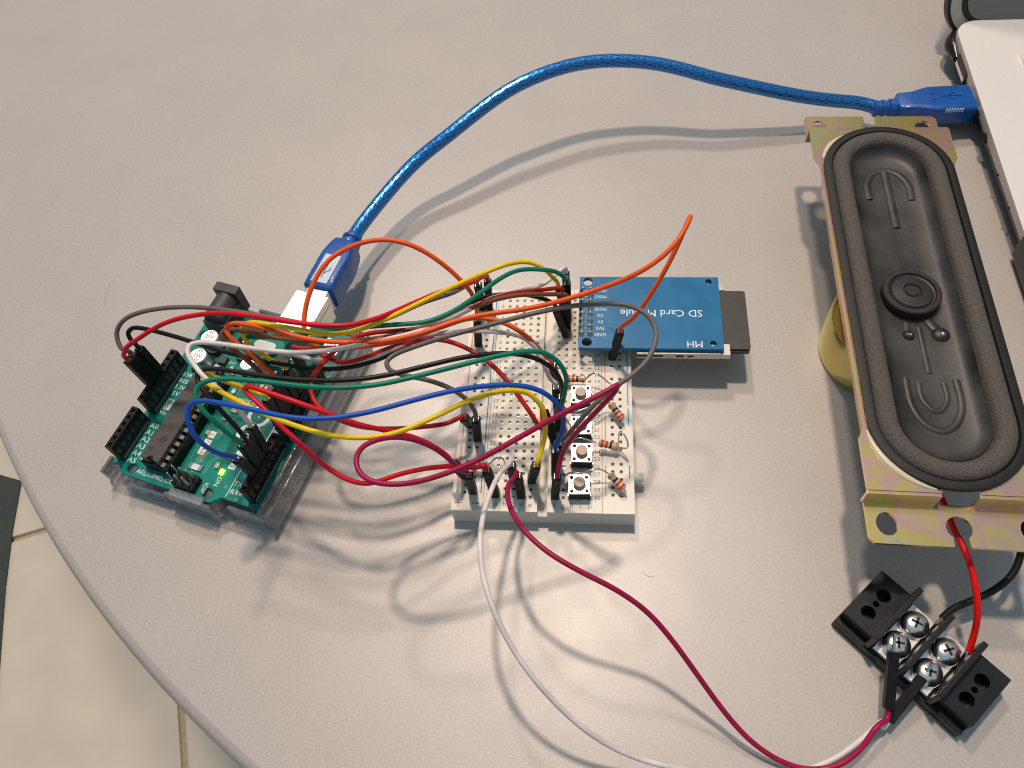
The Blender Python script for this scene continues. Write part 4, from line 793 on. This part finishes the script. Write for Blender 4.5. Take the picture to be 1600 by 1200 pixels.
jumper('magenta', 'magenta jumper wire making the big loop over the breadboard', (hole('L2', 30), 733, 745, Z2),
       [(722, 736, 30), (705, 720, 36), (680, 701, 42), (650, 688, 47), (620, 683, 50), (590, 687, 52), (567, 698, 53), (557, 715, 54), (560, 735, 54), (575, 749, 54), (600, 756, 54), (640, 755, 54), (690, 742, 55), (740, 722, 56), (800, 690, 58), (860, 656, 61), (915, 628, 64), (952, 609, 65), (964, 602, 65), (962, 610, 63), (944, 630, 58), (915, 661, 48), (890, 689, 38), (877, 715, 29)], (hole('f', 30), 870, 747, Z2))
jumper('grey', 'grey jumper wire with a big loop over the blue module', (hole('L2', 23), 744, 659, 21.5),
       [(742, 643, 28), (728, 623, 34), (700, 605, 39), (665, 593, 42), (630, 586, 44), (609, 578, 45), (604, 566, 46), (615, 555, 46), (650, 541, 47), (700, 525, 48), (760, 509, 49), (820, 493, 50), (880, 480, 51), (930, 475, 51), (975, 476, 51), (1005, 487, 51), (1022, 507, 50), (1025, 530, 49), (1012, 562, 48), (985, 588, 47), (955, 608, 46), (925, 636, 43), (900, 664, 36), (884, 683, 28)], (hole('f', 25), 872, 695, Z2))
# long leads down to the terminal block
def lead_plug(base, d): return base, d
def long_lead(colour, label, A, pts, tip, back, zt, zb_):
    base, u, v, z = A; top = at(u, v, z); d = (top - base).normalized(); t = thing('jumper_wire', label, 'wire', (base.x, base.y, base.z), 0, 'jumper wires')
    a = base + d * .9; c = base + d * 14.6; side = Vector((1, 0, 0))
    hs = part('plug_housing', MB().obox(a, c, 2.45, 2.45, side), 'black_plastic', t, bevel=.18, world=True)
    part('crimp', MB().obox(c - d, c + d * .25, 1.5, 1.5, side), 'tin', hs, world=True); part('pin', MB().obox(base - d * 2.5, a + d * .5, .64, .64, side), 'tin', t, world=True)
    T1, T0_ = at(*tip, zt), at(*back, zb_); e = (T0_ - T1).normalized()
    part('plug_housing', MB().obox(T1, T1 + e * 14.2, 2.5, 2.5, (0, 0, 1)), 'black_plastic', t, bevel=.18, world=True); part('pin', MB().obox(T1 - e * 4.5, T1 + e, .64, .64), 'tin', t, world=True)
    q_ = T1 + e * 14.0
    P = [c - d * 1.5, c + d * .8, c + d * 2.4] + [at(*p) for p in pts] + [q_ + e * 2.5, q_, q_ - e * 1.5]
    full = spline(P, 8); full = [full[0]] + relax(full, 6)[1:-1] + [full[-1]]
    part('insulation', MB().tube(full, .70, 12), 'wire_' + colour, t, world=True, smooth=60)
long_lead('white', 'white wire sweeping from breadboard front down to the terminal block', (hole('c', 28), 799, 729, 21.5),
          [(793, 728, 27.5), (782, 738, 30), (768, 765, 34), (755, 805, 38), (750, 850, 40), (755, 900, 39), (772, 955, 37), (805, 1020, 32), (855, 1085, 25), (920, 1145, 16), (990, 1183, 8), (1070, 1203, 3), (1150, 1213, 1), (1230, 1210, 1), (1300, 1188, 1), (1350, 1152, 2), (1380, 1126, 3)], (1436, 1061, 7.5), (1404, 1108, 4.0), 7.5, 4.0) if False else None
def ll(colour, label, A, pts, tip, tz, back, bz): long_lead(colour, label, A, pts, tip, back, tz, bz)
ll('white', 'white wire sweeping from breadboard front down to the terminal block', (hole('c', 28), 799, 729, 21.5),
   [(793, 728, 27.5), (782, 738, 30), (768, 765, 34), (755, 805, 38), (750, 850, 40), (755, 900, 39), (772, 955, 37), (805, 1020, 32), (855, 1085, 25), (920, 1145, 16), (990, 1183, 8), (1070, 1203, 3), (1150, 1213, 1), (1230, 1210, 1), (1300, 1188, 1), (1350, 1152, 2), (1380, 1126, 3)], (1441, 1058), 8.0, (1404, 1106), 5.0)
ll('magenta', 'magenta wire sweeping from breadboard front down to the terminal block', (hole('d', 30), 809, 746, 22),
   [(803, 747, 27), (795, 756, 30), (793, 775, 33), (800, 800, 36), (820, 830, 38), (855, 862, 38), (905, 892, 37), (960, 920, 34), (1010, 955, 29), (1050, 1000, 23), (1090, 1055, 16), (1130, 1110, 9), (1170, 1155, 5), (1215, 1187, 2.5), (1260, 1202, 2), (1310, 1196, 3), (1345, 1170, 5), (1370, 1135, 7)], (1396, 1018), 12.0, (1390, 1084), 8.0)
def lead(name, colour, label, pts, r):
    P = [p if isinstance(p, Vector) else at(*p) for p in pts]; t = thing(name, label, 'wire', (P[0].x, P[0].y, 0), 0, 'speaker leads')
    full = spline(P, 8); full = [full[0]] + relax(full, 4)[1:-1] + [full[-1]]
    part('insulation', MB().tube(full, r, 14), 'wire_' + colour, t, world=True, smooth=60)
    e = full[-1]; d = (full[-1] - full[-2]).normalized(); part('bare_end', MB().tube([e - d, e + d * 2.5], r * .5, 8), 'tin', t, world=True)
lead('speaker_wire', 'speaker_red', 'thick red speaker wire hanging from the zinc frame', [(1468, 772, 20), (1479, 795, 20), (1490, 825, 20), (1503, 850, 20), (1517, 885, 20), (1526, 930, 18), (1527, 965, 15), (1521, 995, 11), (1513, 1018, 8.5)], .85)
lead('speaker_wire', 'black', 'thick black speaker wire coming round from under the speaker', [(1592, 790, 16), (1597, 830, 15), (1594, 870, 13), (1580, 900, 11), (1550, 924, 9), (1515, 940, 8), (1488, 952, 8), (1472, 966, 8)], .95)
# stray hairs on the table
for pts, lab in (([(173, 438), (167, 455), (164, 470), (166, 484)], 'short thin hair lying on bare grey table left'), ([(1004, 893), (1010, 899), (1016, 901), (1021, 900)], 'tiny dark hair lying below breadboard near magenta wire')):
    p = [at(u, v, .12) for u, v in pts]; t = thing('hair_strand', lab, 'hair', (p[0].x, p[0].y, 0), 0, 'hairs on the table'); part('strand', MB().tube(spline(p, 4),  .035, 6), 'edge_band', t, world=True)
bpy.context.view_layer.update()
